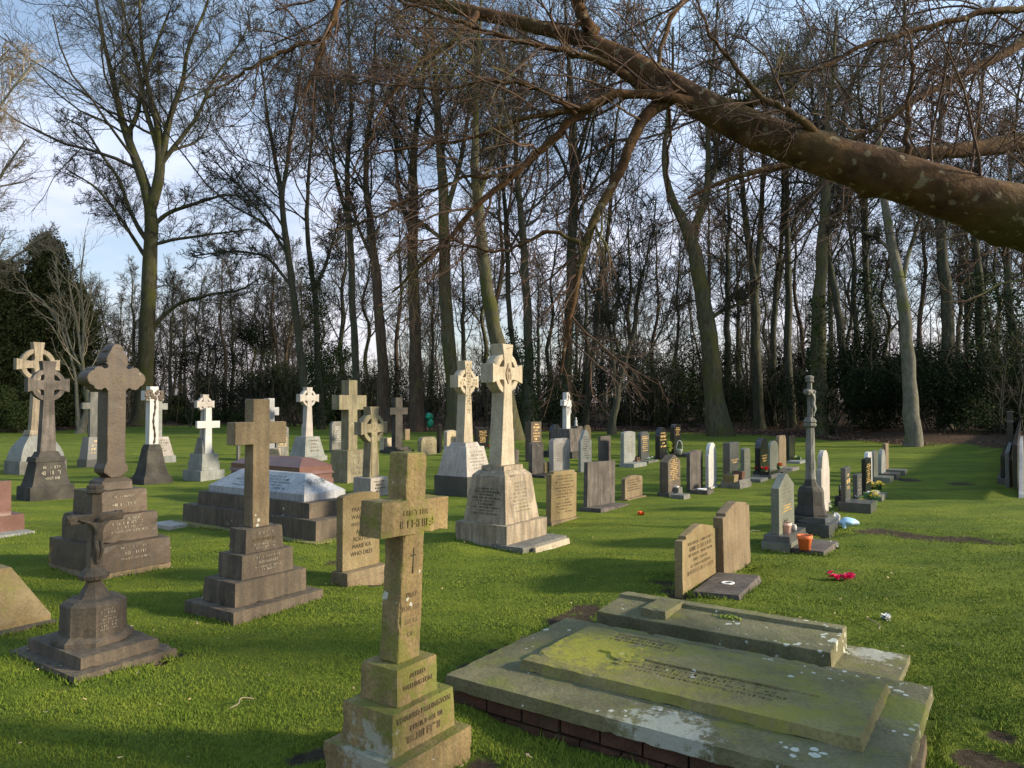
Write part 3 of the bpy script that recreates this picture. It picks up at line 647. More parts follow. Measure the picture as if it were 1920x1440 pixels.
obj('inscription', glyph_rows(.26, z-47*s-.02, z-47*s-.05, 1, -98*k*.31-.001, seed=5), M['pale_ink'], root)
obj('inscription', glyph_rows(.28, z-47*s-.10, z-47*s-.15, 2, -98*k*.31-.001, seed=6), M['pale_ink'], root)

# 6 big brown cross with budded ends on three great blocks
c, w_, d_, s = foot(182, 1086, 325, 94)
k = w_/143
root, z = monument('stone_cross', c, 0, 'huge dark brown cross with rounded budded ends on three massive blocks', 'stone cross',
    [(w_, d_, 12*s, None, None, 0, 'base_slab', 'tan'), (w_*.985, d_*.985, 52*s, None, None, 0, 'step', 'brown'), (w_*.82, d_*.72, 51*s, None, None, 0, 'step', 'brown'), (w_*.67, d_*.50, 46*s, None, None, 0, 'step', 'brown'),
     (w_*.42, d_*.27, 16*s, None, None, 0, 'block', 'brown'), (w_*.42, d_*.27, 8*s, w_*.26, d_*.17, 0, 'block', 'brown')], 'brown')
sc = s*1.07; T_ = 252*sc; hw = 17.5*k*1.02
def bud(sx, hw_, L0, L1, lobe):           # half profile (t outward, v half width)
    return [(L0, hw_), (L0+.012, hw_*1.02), (L0+.03, hw_*1.12), (L0+.045, hw_*1.35), (L0+.05, lobe*.96), (L0+.07, lobe), (L0+(L1-L0)*.42, lobe*.99), (L0+(L1-L0)*.58, lobe*.86), (L0+(L1-L0)*.66, lobe*.66), (L0+(L1-L0)*.72, lobe*.62), (L0+(L1-L0)*.86, lobe*.5), (L0+(L1-L0)*.96, lobe*.28), (L1, lobe*.08)]
zc = T_-66*sc; p = []
arm = bud(1, hw*1.05, hw*1.25, 58*k*.98, 22*sc); tp = bud(1, hw, hw*1.2, T_-zc, 21*k)
bt = [(hw, 0.09), (hw*1.0, .12), (hw*1.08, .10), (21*k, .085), (22*k, .06), (20*k, .035)]
p = [(-hw*.55, 0), (hw*.55, 0), (hw*.8, .02), (23*k, .055), (23.5*k, .09), (21*k, .125), (hw*1.05, .14), (hw, .17)]
right = p[1:]+[(hw, zc-hw*1.25-.01)]+[(t, zc-v) for t, v in arm]+[(t, zc+v) for t, v in arm[::-1]]+[(v, zc+t) for t, v in tp]
ol = right+[(-x, z_) for x, z_ in right[::-1]]
X = cross_part(root, ol, .20, M['brown'], z=z-.004, bev=.006)
obj('inscription', glyph_rows(.10, zc+.04, zc-.07, 3, -.1005, seed=5), M['tan'], X)
for zt, n, sd_ in ((z-24*s-.01, 2, 1), (z-24*s-48*s, 4, 2), (z-24*s-98*s, 3, 3)):
    dd_ = {1: d_*.5, 2: d_*.72, 3: d_*.985}[sd_]
    obj('inscription', glyph_rows(w_*.5, zt-.01, zt-.17, n, -dd_/2-.001, hgt=.022, seed=sd_), M['pale_ink'], root)

# 7.. wheel-headed crosses
r7 = celtic(56, 940, 143, 14, 'dark grey-brown wheel-headed cross on a flared sooty pedestal, at the left edge', 'soot',
    [(87, 27, 86, 0, 'base', 'soot'), (76, 46, 54, .35, 'pedestal', 'soot'), (60, 9, 56, 0, 'cap', 'soot'), (46, 10, 36, .3, 'cap', 'soot')], (31, 25, 17), (124, 30, 41, 45), headm='brownrib', dcap=.72, rows=3, ink='pale_ink')
r8 = celtic(36, 890, 128, 0, 'tall pale lichened wheel-headed cross on a domed pedestal, behind the dark one', 'palegrey',
    [(92, 26, 90, 0, 'base', 'grey'), (84, 48, 36, -.9, 'pedestal', 'palegrey'), (40, 10, 34, .2, 'cap', 'palestain')], (26, 20, 15), (122, 30, 42, 42), headm='palestain', dcap=.8)
r9 = celtic(950, 1033, 1025, 854, 'tallest pale granite wheel-headed cross with a diamond-shaped carving, on a big tapered pedestal', 'palestain',
    [(75, 47, 75, 0, 'base', 'palestain'), (62, 89, 49, .0, 'pedestal', 'palestain'), (49, 10, 38, 0, 'pedestal', 'palestain'), (35, 9, 34, 0, 'cap', 'palestain')], (25, 17, 16), (170, 38, 27, 55), headm='pale', dcap=.86, rows=9, ink='pale_ink')
root9, z9, c9, w9, d9, s9, k9, sc9, dd9, zc9 = r9
ol = [(0, -.13), (.035, -.06), (.05, 0), (.035, .06), (0, .13), (-.035, .06), (-.05, 0), (-.035, -.06)]
o = obj('diamond_carving', prism([(x, z_*1.0+zc9) for x, z_ in ol], .012, .003, y0=-dd9/2-.010), M['palestain'], root9)
obj('monogram', glyph_rows(.05, zc9+.08, zc9-.08, 2, -dd9/2-.0115, seed=4), M['brown_ink'], root9)
g = glyph_rows(d9*.6, .36, .04, 9, 0, seed=77)
o = obj('side_inscription', g, M['dark_ink'], root9); o.rotation_euler = (math.atan(.16*1.0), 0, math.radians(-90)); o.rotation_mode = 'XYZ'
o.location = (-w9*.83/2-.008, 0, 47*s9+.05); 
o.rotation_euler = (0, 0, math.radians(-90))
rm = Matrix.Rotation(math.radians(-90), 4, 'Z') @ Matrix.Rotation(-math.atan((62-49)/2*k9/(89*s9)), 4, 'X'); o.matrix_local = Matrix.Translation(o.location) @ rm
P1 = G(962, 1037); root = empty('ledger_slab', (P1[0], P1[1], 0), TH, 'thin pale-edged stone slab lying in the grass at the foot of the tallest cross', 'ledger slab')
ll = 1.05; obj('slab', frust(.95, .42, .95, .42, -.05, .06, .01, cx=.50, cy=.10), M['grey'], root)
o = obj('broken_edge', frust(.75, .05, .74, .03, -.02, .045, .008, cx=.55, cy=-.16), M['pale'], root)
FOOT.append((*(P1+U*.5-NV*.1)[:2], .48, .25))

r10 = celtic(876, 934, 925, 813, 'pale wheel-headed cross with a carved knotwork panel, left of the tallest one', 'cream',
    [(50, 36, 50, 0, 'base', 'dgrey'), (45, 55, 33, 0, 'pedestal', 'cream'), (26, 8, 22, 0, 'cap', 'cream')], (17, 12, 12), (113, 24, 19, 39), headm='pale', dcap=.95, rows=6, ink='pale_ink')
root, z, c, w_, d_, s, k, sc, dd, zc = r10
for nm, (x0, x1, z0_, z1_) in {'a': (-5*k, 5*k, zc-60*sc, zc+34*sc), 'b': (-17*k, -6*k, zc-6*sc, zc+6*sc), 'c': (6*k, 17*k, zc-6*sc, zc+6*sc)}.items():
    g = glyph_rows((x1-x0), z1_, z0_, max(2, int((z1_-z0_)/.05)), -dd/2-.001, hgt=.04, seed=ord(nm)); 
    for v in g.verts: v.co.x += (x0+x1)/2
    obj('knotwork', g, M['ochre'], root)

r11 = celtic(695, 930, 727, 651, 'yellowish wheel-headed cross with moulded edges, on a rough pedestal behind the tan headstone', 'rough',
    [(34, 36, 33, 0, 'pedestal', 'cream'), ], (19, 15, 14), (91, 27, 25, 40), headm='rough', dcap=1.0, rows=4)
root, z, c, w_, d_, s, k, sc, dd, zc = r11
for sx in (-1, 1): obj('moulding', frust(.012, .012, .010, .010, z+.04, zc-22*sc, .003, cx=sx*5.5*k, cy=-dd/2), M['ochre'], root)
band(root, M['ochre'], 12*k, zc-14*sc, -dd/2, 28*sc, 16, 3, 'boss_carving')
r12 = celtic(570, 866, 621, 548, 'light grey wheel-headed cross with four round holes, on a tapered pedestal', 'palegrey',
    [(44, 10, 43, 0, 'base', 'palegrey'), (38, 37, 26, 0, 'pedestal', 'palegrey')], (14, 10, 9), (72, 16, 18, 20), headm='cream', dcap=.9, rows=4)

# double cross: wheel-headed cross with a plain white cross in front
c, w_, d_, s = foot(376, 902, 423, 344); k = w_/47
root, z = monument('cross_monument', c, 0, 'white plain cross set in front of a small wheel-headed cross on three steps', 'cross monument',
    [(w_, d_, 19*s, None, None, 0, 'base_slab', 'palegrey'), (w_*.74, d_*.78, 16*s, None, None, 0, 'step', 'palegrey'), (w_*.66, d_*.72, 15*s, None, None, 0, 'step', 'palegrey'), (w_*.5, d_*.5, 30*s, w_*.34, d_*.3, .2, 'pedestal', 'grey')], 'palegrey')
sc = s*1.04
o = obj('wheel_cross', prism(celtic_outline(14*k, 11*k, 14*sc, 17*k, z+62*sc, z+80*sc, z-.02), .10, .005), M['cream'], root)
o2 = obj('wheel', ring_mesh(14*sc, 9.5*sc, .08, z+62*sc), M['cream'], root)
zz = z-30*s; X = cross_part(root, latin(14*k, 11*k, 44*k, 47*sc, 60*sc, 84*sc), .07, M['white'], 'front_cross', z=zz); X.location.y = -.13

# plain and small crosses at the back
def plaincross(cx, cy, xr, xl, label, m, tiers, crs, rows=0, ink='gold', rz=0, dcap=.9, dep=.5, name='stone_cross', lean=(0, 0)):
    c, w_, d_, s = foot(cx, cy, xr, xl); d_ = w_*dcap; c = nearcorner(cx, cy, w_, d_); k = w_/abs(xr-cx); T = []
    for fw, hh, tw, pn, mm in tiers: T.append((fw*k, fw*k*dcap, hh*s, tw*k, tw*k*dcap, 0, pn, mm))
    root, z = monument(name, c, rz, label, 'stone cross', T, m, lean)
    sc = s*(c[1]/G(cx, cy)[1]); sw, st, aw, a0, a1, tp, mm = crs
    X = cross_part(root, latin(sw*k, st*k, aw*k, a0*sc, a1*sc, tp*sc), sw*k*dep, M[mm], 'cross', z=z-.003)
    if rows:
        t = max(T, key=lambda q: q[2]); i = T.index(t); sl = (t[1]-t[4])/2/t[2]
        g = glyph_rows((t[0]+t[3])/2*.75, t[2]*.9, t[2]*.2, rows, 0, seed=int(cx))
        for v in g.verts: v.co.y += -t[1]/2+sl*v.co.z-.002
        o = obj('inscription', g, M[ink], root); o.location = (0, 0, sum(q[2] for q in T[:i]))
    return root, z, c, w_, d_, s, k, sc, X
plaincross(284, 869, 332, 264, 'clean light grey cross on a tapered block with reddish lettering, by the big tree', 'palegrey', [(48, 13, 47, 'base', None), (42, 36, 27, 'pedestal', 'cream')], (13, 12, 34, 51, 63, 77, 'palegrey'), 5, 'browntan' and 'brown_ink')
plaincross(162, 877, 205, 138, 'small dark cross on a tapered black block half hidden by the huge brown cross', 'dgrey', [(43, 13, 42, 'base', None), (38, 42, 28, 'pedestal', 'dgrey')], (17, 16, 46, 52, 64, 84, 'grey'), 4, 'gold')
plaincross(500, 862, 530, 484, 'grey granite cross with a gold emblem, behind the tall tan cross', 'grey', [(28, 20, 26, 'base', 'pale')], (14, 12, 30, 62, 77, 94, 'bluegrey'), 2, 'gold', dep=.7)
c_ = THINGS
r = plaincross(651, 905, 694, 622, 'heavy lichened cross standing on a rough boulder-like block', 'rough', [(43, 60, 36, 'boulder', 'rough')], (17, 16, 52, 75, 102, 130, 'rough'), 4, 'pale_ink', dep=.9)
plaincross(744, 850, 767, 726, 'thin dark cross on a low stepped base near the wood edge', 'soot', [(34, 5, 33, 'base', None), (26, 6, 24, 'step', None)], (14, 13, 34, 60, 73, 92, 'soot'))
r = plaincross(1069, 858, 1093, 1050, 'white marble crucifix on a tall dark pedestal in the far row', 'soot', [(38, 12, 37, 'base', None), (27, 42, 20, 'pedestal', 'brownrib')], (7, 6, 15, 43, 54, 68, 'white'), 0, dep=.62)
figure(r[-1], M['white'], .28, -.13, 42*r[7])
# white crucifix column with carved head
c, w_, d_, s = foot(291, 912, 306, 243); w_ = .62; d_ = .55; c = nearcorner(270, 908, w_, d_); s = c[1]/F
root, z = monument('crucifix_monument', c, 0, 'white marble shaft with a twining carved stem and leafy head on a sooty flared pedestal', 'crucifix monument',
    [(w_, d_, 10*s, None, None, 0, 'base', 'soot'), (w_*.95, d_*.9, 52*s, w_*.5, d_*.45, .8, 'pedestal', 'soot'), (w_*.5, d_*.5, 10*s, w_*.36, d_*.4, 0, 'cap', 'soot')], 'soot')
X = cross_part(root, latin(.20, .18, .40, 82*s, 100*s, 108*s), .16, M['white'], z=z)
pts = np.array([[(.018*math.sin(t*9), -.09, .02+t*80*s)] for t in np.linspace(0, 1, 24)]).reshape(1, 24, 3)
v, q = tubes(pts, np.full((1, 24), .016)+.006*np.sin(np.arange(24)*1.7)[None], 6); obj('carved_stem', np_mesh('carved_stem', v, q), M['brown'], X)
band(X, M['brown'], .36, 84*s, -.09, 16*s, 34, 5, 'leafy_carving')

# column crucifix on the right
c = nearcorner(1554, 1003, 1, 1)
P = G(1554.6, 1003); w_ = .40; w_ = abs(span(P, 1580, U)); d_ = abs(span(P, 1464, -NV)); w_ = min(w_, d_*1.1); c = P+U*w_/2-NV*d_/2; s = P[1]/F
root, z = monument('crucifix_monument', c, 0, 'tall slim eight-sided column crucifix on a bell-shaped pedestal and two dark steps, right', 'crucifix monument',
    [(w_, d_, 17*s, None, None, 0, 'step', 'dgrey'), (w_*.86, d_*.82, 11*s, None, None, 0, 'step', 'dgrey')], 'dgrey')
rr = d_*.33
obj('pedestal', lathe([(rr*1.12, z), (rr*1.12, z+4*s), (rr*1.0, z+12*s), (rr*.90, z+20*s), (rr*.86, z+46*s), (rr*.74, z+54*s), (rr*.48, z+58*s), (rr*.42, z+66*s), (rr*.36, z+70*s)], 8, True), M['soot'], root)
z2 = z+68*s; r2 = 9.5*s
obj('column', lathe([(r2*1.1, z2), (r2, z2+8*s), (r2*.84, z2+108*s)], 8, True), M['grey'], root)
z3 = z2+106*s
obj('collar', lathe([(r2*.9, z3-4*s), (r2*1.3, z3), (r2*1.3, z3+3*s), (r2*1.1, z3+5*s), (r2*1.3, z3+7*s), (r2*1.3, z3+9*s), (r2*.8, z3+16*s)], 8, True), M['grey'], root)
X = cross_part(root, latin(12*s, 10*s, 50*s, 50*s, 60*s, 76*s), 8*s, M['grey'], z=z3+10*s)
obj('cap', lathe([(5.5*s, 74*s), (8*s, 76*s), (8*s, 79*s), (6.5*s, 80*s), (8*s, 82*s), (8*s, 86*s), (3*s, 88*s)], 8, True), M['grey'], X)
for sx in (-1, 1):
    e_ = obj('arm_end', lathe([(5*s, 0), (6.5*s, 2*s), (6.5*s, 6*s), (3*s, 9*s)], 10), M['grey'], X); e_.location = (sx*20*s, 0, 55*s); e_.rotation_euler = (0, sx*math.radians(90), 0)
figure(X, M['palegrey'], 46*s, -6.5*s, 52*s)
g = glyph_rows(rr*.6, z+48*s, z+12*s, 6, 0, seed=31)
for v in g.verts: v.co.y = -rr*.86+(v.co.z-z-46*s)*-.02-.012
obj('inscription', g, M['pale_ink'], root)

# hipped tombs -------------------------------------------------------
def hipped(root, w_, d_, z0, z1, h, iw, idp, m, name='coped_top', capm=None):
    """vertical band from z0 to z1, then hipped up to a small ridge iw x idp at height h"""
    b = bmesh.new(); R0 = lambda ww, dd, z_: [b.verts.new((sx*ww/2, sy*dd/2, z_)) for sx, sy in ((-1, -1), (1, -1), (1, 1), (-1, 1))]
    a, c_, e = R0(w_, d_, z0), R0(w_, d_, z1), R0(iw, idp, h)
    b.faces.new(a[::-1]); b.faces.new(e)
    for p_, q_ in ((a, c_), (c_, e)):
        for k_ in range(4): b.faces.new((p_[k_], p_[(k_+1) % 4], q_[(k_+1) % 4], q_[k_]))
    bevel(b, .006, 2, 12); return obj(name, b, m, root)
P = G(592, 1020); w1 = abs(span(P, 706, U)); l1 = abs(span(P, 345, -NV)); w1 = .95; c = P+U*w1/2-NV*l1/2; s = P[1]/F
root, z = monument('hipped_tomb', c, 0, 'pale blue-grey hipped tomb with RIP cut in its sloping end, on dark mossy steps', 'chest tomb',
    [(w1+.22, l1+.25, .04, None, None, 0, 'base_slab', 'olive'), (w1, l1, 37*s, None, None, 0, 'step', 'browntan'), (w1*.82, l1*.84, 29*s, None, None, 0, 'step', 'browntan')], 'browntan')
hw_, hl_ = w1*.70, l1*.72
hipped(root, hw_, hl_, z, z+14*s, z+48*s, .10, hl_-hw_*.95, M['bluegrey'])
sl = math.atan((34*s)/(hw_*.95/2))
o = words(['R I P'], .14, M['dgrey'], root, 0, 0, rot=Matrix.Identity(4), sx=1.1); o.rotation_euler = (sl, 0, 0); o.location = (0, -hl_/2+.06+.235*math.cos(sl)*.75, z+14*s+.066+.235*math.sin(sl)*.75)
words(['JESUS', 'MERCY'], .001, M['dark_ink'], root, 0, z) if False else None
g = glyph_rows(hl_*.62, .30, .04, 5, 0, hgt=.03, seed=12); sl2 = math.atan(34*s/((hw_-.1)/2))
o = obj('side_inscription', g, M['dgrey'], root); o.matrix_local = Matrix.Translation((-hw_/2-.0005, 0, z+14*s)) @ Matrix.Rotation(math.radians(-90), 4, 'Z') @ Matrix.Rotation(-(math.pi/2-sl2), 4, 'X')
# red and black granite tomb
P = G(562, 952); s = P[1]/F; w2 = abs(span(P, 634, U)); l2 = abs(span(P, 424, -NV)); c = P+U*w2/2-NV*l2/2
root, z = monument('chest_tomb', c, 0, 'polished red granite chest tomb with a stepped hipped lid and white lettering', 'chest tomb',
    [(w2*1.05, l2*1.02, 12*s, None, None, 0, 'base_slab', 'dgrey'), (w2*.98, l2*.96, 40*s, w2*.9, l2*.93, 0, 'chest', 'red'), (w2*.86, l2*.92, 10*s, None, None, 0, 'lid', 'red'), (w2*.92, l2*.95, 6*s, w2*.86, l2*.92, 0, 'lid', 'red')], 'red')
hipped(root, w2*.86, l2*.92, z, z+9*s, z+24*s, .22, l2*.92-w2*.55, M['red'])
words(['MARY HOLDEN'], .082, M['white_ink'], root, -l2*.96/2+.012, 12*s+.235, bold=.002)
words(['IN LOVING MEMORY'], .05, M['white_ink'], root, -l2*.96/2+.014, 12*s+.12) if False else None
obj('inscription', glyph_rows(w2*.7, 12*s+.16, 12*s+.06, 2, -l2*.96/2-.001, seed=4), M['white_ink'], root)
# tan coped stone cut by the left edge
P = G(0, 1187); c = G(-60, 1150)
root = empty('hipped_tomb', (c[0], c[1], 0), TH, 'mossy ochre hipped tomb cut off by the left edge of the picture', 'chest tomb')
hl_ = 1.5; wt = 1.0
Pn = G(2, 1190); wt = abs(span(Pn, 123, U)); 
ctr = Pn+U*(wt/2)*.55+(-NV)*.75; root.location = (ctr[0], ctr[1], 0)
obj('base_slab', frust(wt*1.14, 1.66, wt*1.14, 1.66, -.1, .03, .01), M['browntan'], root)
hipped(root, wt*1.06, 1.5, .03, .07, .42, .08, 1.02, M['ochre'])
FOOT.append((ctr[0], ctr[1], wt*.57, .83))
# red granite block at the left edge
P = G(-75, 1003); root, z = monument('headstone', nearcorner(-60, 1010, .62, .4), 0, 'pinkish red granite base block at the left edge with a pale kerb strip', 'headstone',
    [(.66, .9, .02, None, None, 0, 'kerb', 'palegrey'), (.62, .40, .20, None, None, 0, 'plinth', 'red'), (.42, .12, .42, None, None, 0, 'slab', 'red')], 'red')
P = G(320, 985); root = empty('ledger_slab', (P[0], P[1], 0), TH, 'small flat pinkish slab in the grass right of the huge brown cross', 'ledger slab'); obj('slab', frust(.35, .5, .34, .49, -.05, .03, .006), M['cream'], root)

patch(M['olive'], tuple(G(1120, 1215, .235)), .42, (.29, .27, .03), .85); patch(M['olive'], tuple(G(1230, 1290, .235)), .22, (.19, .19, .035), .6)
patch(M['slate'], tuple(G(1240, 1365, .17)), .30, (.36, .37, .31), .75); patch(M['slate'], tuple(G(1640, 1225, .05)), .22, (.34, .34, .29), .8); patch(M['slate'], tuple(G(1170, 1150, .22)), .16, (.33, .36, .33), .7); patch(M['slate'], tuple(G(1690, 1330, .17)), .28, (.17, .18, .03), .8)
fc_ = np.array([-.50, 3.33]); patch(M['front'], (fc_[0]-.1, fc_[1]-.2, 1.10), .24, (.14, .145, .022), .85); patch(M['front'], (fc_[0]+.16, fc_[1]+.1, 1.12), .16, (.15, .15, .025), .85); patch(M['front'], (fc_[0], fc_[1], .50), .2, (.15, .155, .025), .7); patch(M['front'], (fc_[0]-.15, fc_[1]-.15, .16), .2, (.34, .34, .28), .7); patch(M['front'], (fc_[0]+.2, fc_[1]+.15, .34), .2, (.14, .15, .03), .8)
pb_ = G(120, 1052); patch(M['brown'], (pb_[0], pb_[1], .12), .40, (.20, .125, .02), .8)
for o_ in [o for o in S.objects if o.parent is None and o.type == 'EMPTY' and o.name.split('.')[0] in ('stone_cross', 'ledger_tomb', 'coped_grave_stone', 'crucifix_monument', 'cross_monument', 'hipped_tomb')]:
    dd_ = o_.location.y
    if dd_ < 10.5: worn_all(o_, size=.02+.006*dd_, amp=.0022+.0002*dd_, chip=.006+.0006*dd_)
# ================================================================== headstones
HS = headstone
# front pair, tan tablet etc.
r, c, w_, d_, h, bh = HS(642, 1098, 713, 632, 933, 'flat_arc', 'ochre', 'tan tablet headstone with dark lettering on a two-step base, behind the leaning cross', base=[(.06, .10, .05, .045, 'tan'), (.05, .09, .04, .075, 'tan')], dmax=.10)
words(['PRAY FOR', 'WALTER T', 'WHO DIED', 'AGED', 'ALSO HIS', 'MARIE KA', 'WHO DIED'], w_*.115, M['dark_ink'], r, -d_/2-.001, bh+(h-bh)*.82, pitch=1.25)
HS(1033, 981, 1080, 1023, 886, 'shoulder_flat', 'ochre', 'mossy tan headstone with many lines of worn lettering, right of the tallest cross', 'brown_ink', 13, base=[(.06, .03, .03, .03, 'tan')], top=.93, bot=.12, lean=(0, math.radians(1.5)))
HS(1101, 956, 1152, 1094, 868, 'rect', 'brownrib', 'broad brown streaked headstone on a low ledge, right of the mossy tan one', base=[(.10, .26, .04, .05, 'brownrib')], lean=(0, math.radians(2)), dmax=.12)
HS(1172, 938, 1204, 1165, 895, 'soft', 'tan', 'smallest squat tan headstone with rough lettering', 'brown_ink', 5, base=[(.05, .06, .03, .02, 'tan')], dmax=.12)
r = HS(1280, 1118, 1342, 1263, 1001, 'low_gable', 'ochre', 'low yellow-tan shouldered headstone with a slate vase slab before it', 'brown_ink', 6, dmax=.14, top=.8, bot=.25, tw=.8)
root, c, w_, d_, h, bh = r
P = c+U*(.02)+NV*(d_/2+.24); rt = empty('vase_slab', (P[0], P[1], 0), TH+.08, 'grey-brown ground slab with a round flower-vase hole', 'vase slab', lean=(math.radians(-2), 0))
b = frust(w_*.98, .42, w_*.95, .38, -.03, .055, .012); obj('slab', b, M['brownrib'], rt)
obj('vase_rim', lathe([(.03, .05), (.058, .05), (.058, .060), (.036, .062), (.034, .052)], 24), plain('white_plastic', (.75, .72, .66)), rt)
obj('vase_hole', lathe([(.035, .045), (.035, .0565), (.01, .0568)], 24), plain('black_hole', (.015, .015, .012)), rt)
FOOT.append((P[0], P[1], w_/2, .2))
HS(1358, 1083, 1405, 1337, 951, 'low_gable', 'tan', 'tall dark-edged shouldered headstone behind the yellow-tan one, tilting slightly', lean=(0, math.radians(-3.0)), dmax=.14)
# granite headstone on two steps with pots
P = G(1481, 1038); sP = P[1]/F; w1 = abs(span(P, 1501, U)); w1 = .32; d1 = abs(span(P, 1424, -NV))
c, w_, d_, s = foot(1481, 1038, 1520, 1424)
c = P+U*w_*.0
W1 = abs(span(G(1481, 1038), 1513, U)); c = P+U*W1/2-NV*d_/2
root = empty('headstone', (c[0], c[1], 0), TH, 'black-sided grey granite headstone with a pitched top and gold lines, on two steps', 'headstone')
obj('step', frust(W1, d_, W1-.01, d_-.01, -.1, 17*s, .006), M['greengrey'], root)
obj('step', frust(W1*.92, d_*.88, W1*.9, d_*.86, 17*s, 29*s, .006), M['dgrey'], root)
hh = 112*s; th_ = .09; yb = d_*.88/2-.05-th_/2
o = obj('slab', prism([(x, z_+29*s) for x, z_ in outline('gable', W1*.78, hh)], th_, .006), M['greengrey'], root); o.location.y = yb-.01
o.location.y = yb-.02
g = glyph_rows(W1*.5, 29*s+hh*.48, 29*s+hh*.34, 3, 0, hgt=.016, seed=3); q = obj('inscription', g, M['gold'], root); q.location.y = yb-.02-th_/2-.001
g = glyph_rows(W1*.55, 29*s+hh*.84, 29*s+hh*.52, 5, 0, hgt=.012, seed=5); q = obj('inscription', g, M['pale_ink'], root); q.location.y = yb-.02-th_/2-.001
obj('ledge', frust(W1*.9, .34, W1*.88, .33, -.06, .05, .012, cy=-d_/2-.17, cx=0), M['brownrib'], root)
FOOT.append((c[0], c[1], W1/2, d_/2)); q = c+NV*(d_/2+.17); FOOT.append((q[0], q[1], W1*.45, .17))
STEPC, STEPZ, STEPW, STEPD = c, 29*s, W1, d_

G1 = 'headstones in the near right row'
HS(1253, 930, 1275, 1236, 854, 'gable', 'browntan', 'slim peaked headstone covered in gold lettering, with a small block before it', 'gold', 12, base=[(.08, .03, .03, .08, 'dgrey')], top=.9, bot=.3)
r = HS(1294, 921, 1317, 1289, 847, 'soft', 'brownrib', 'dark brown streaked upright headstone left of the white rounded one', dmax=.12)
root, c, w_, d_, h, bh = r
HS(1329, 916, 1343, 1323, 833, 'shoulder_round', 'white', 'bright white round-topped headstone with small shoulders', base=[(.03, .05, .02, .02, 'white')], dmax=.13)
HS(1369, 914, 1385, 1349, 832, 'rect', 'dgrey', 'grey granite upright on two steps with two planter boxes', 'gold', 2, base=[(.16, .22, .03, .09, 'grey'), (.12, .2, .02, .07, 'grey')], top=.55, bot=.42, dmax=.14)
HS(1396, 903, 1406, 1387, 844, 'soft', 'greengrey', 'small grey headstone with faint lettering and a flat slab before it', 'pale_ink', 8, base=[(.12, .35, .02, .05, 'grey')], dmax=.1)
HS(1426, 897, 1440, 1408, 825, 'round', 'black', 'polished black rounded headstone with an oval emblem and red flowers', 'gold', 3, base=[(.14, .25, .04, .07, 'grey'), (.10, .2, .03, .07, 'black')], top=.5, bot=.25, dmax=.12)
HS(1444, 888, 1459, 1437, 828, 'round', 'greengrey', 'grey-green rounded headstone with dark edge and orange flowers', base=[(.1, .3, .02, .07, 'dgrey')], dmax=.1)
HS(1461, 881, 1473, 1453, 817, 'chamfer', 'tan', 'tan pointed headstone behind the orange flowers', base=[(.12, .3, .02, .07, 'grey')], dmax=.14)
HS(1480, 868, 1490, 1473, 819, 'rect', 'black', 'thin polished black headstone at the end of the right-hand row', base=[(.2, .3, .02, .05, 'palegrey')], dmax=.1)
# middle rows at the back
HS(1170, 874, 1191, 1163, 809, 'soft', 'palegrey', 'light grey headstone with faint letters and a dried plant', 'pale_ink', 7, base=[(.1, .3, .02, .1, 'palegrey')], dmax=.2)
HS(1202, 866, 1217, 1195, 809, 'segment', 'dgrey', 'dark grey headstone with gold lettering, white flowers at its foot', 'gold', 8, base=[(.1, .25, .02, .06, 'grey')], dmax=.14)
HS(1237, 860, 1250, 1228, 802, 'round', 'black', 'polished black headstone with gold lettering and a yellow-green flower spray', 'gold', 5, base=[(.2, .2, .02, .05, 'black')], dmax=.16)
HS(1264, 856, 1277, 1256, 797, 'segment', 'black', 'black headstone with gold letters on a grey base beside a white basket', 'gold', 5, base=[(.2, .5, .02, .1, 'dgrey')], dmax=.16, top=.9, bot=.6)
HS(996, 865, 1015, 984, 792, 'rect', 'brown', 'dark upright stone with a carved side cross and orange-gold lettering', 'gold', 7, top=.97, bot=.45, dmax=.2)
HS(998, 893, 1019, 991, 829, 'soft', 'brownrib', 'dark brown streaked headstone with a small square block on its ledge', base=[(.1, .35, .02, .06, 'soot')], dmax=.14)
HS(1038, 850, 1052, 1029, 799, 'round', 'black', 'glossy black headstone with gold lettering behind the cream one', 'gold', 7, dmax=.2, top=.85, bot=.3)
HS(1038, 888, 1068, 1029, 825, 'shoulder_flat', 'cream', 'cream weathered headstone with side columns and many lines', 'pale_ink', 9, base=[(.04, .04, .02, .03, 'cream')], dmax=.22)
HS(1097, 838, 1108, 1093, 798, 'round', 'tan', 'mossy yellow round-topped headstone beside the marble crucifix', dmax=.15)
HS(1089, 886, 1109, 1085, 809, 'ogee', 'palegrey', 'pale grey headstone with a curved pointed top', 'grey' and 'brown_ink', 10, dmax=.14)
HS(1126, 872, 1145, 1121, 819, 'rect', 'brownrib', 'flat-topped brown headstone right of the pale pointed one', dmax=.14)
HS(790, 853, 819, 783, 820, 'chamfer', 'rough', 'squat mossy headstone with cut corners by the green bag', 'brown_ink', 3, dmax=.2)
HS(824, 849, 829, 819, 796, 'rect', 'black', 'narrow black headstone seen nearly edge-on near the green bag', dmax=.3)
HS(838, 842, 856, 832, 808, 'segment', 'pale', 'pale headstone with gold-brown lines, left of the carved wheel cross', 'gold', 6, dmax=.2, top=.92, bot=.05)
HS(893, 842, 917, 888, 801, 'rect', 'black', 'wide black headstone with orange lettering between the two pale wheel crosses', 'gold', 8, dmax=.1)
HS(957, 846, 965, 952, 804, 'rect', 'brownrib', 'narrow brown stone peeping out right behind the tallest cross shaft', dmax=.14)
HS(962, 869, 973, 957, 844, 'soft', 'brownrib', 'low brown stone right behind the tallest cross', dmax=.14)
HS(720, 848, 741, 712, 822, 'rect', 'pale', 'low pale block stone behind the moulded wheel cross', dmax=.2)
HS(760, 825, 769, 757, 805, 'rect', 'tan', 'tiny tan stone far back by the wood edge', dmax=.2)
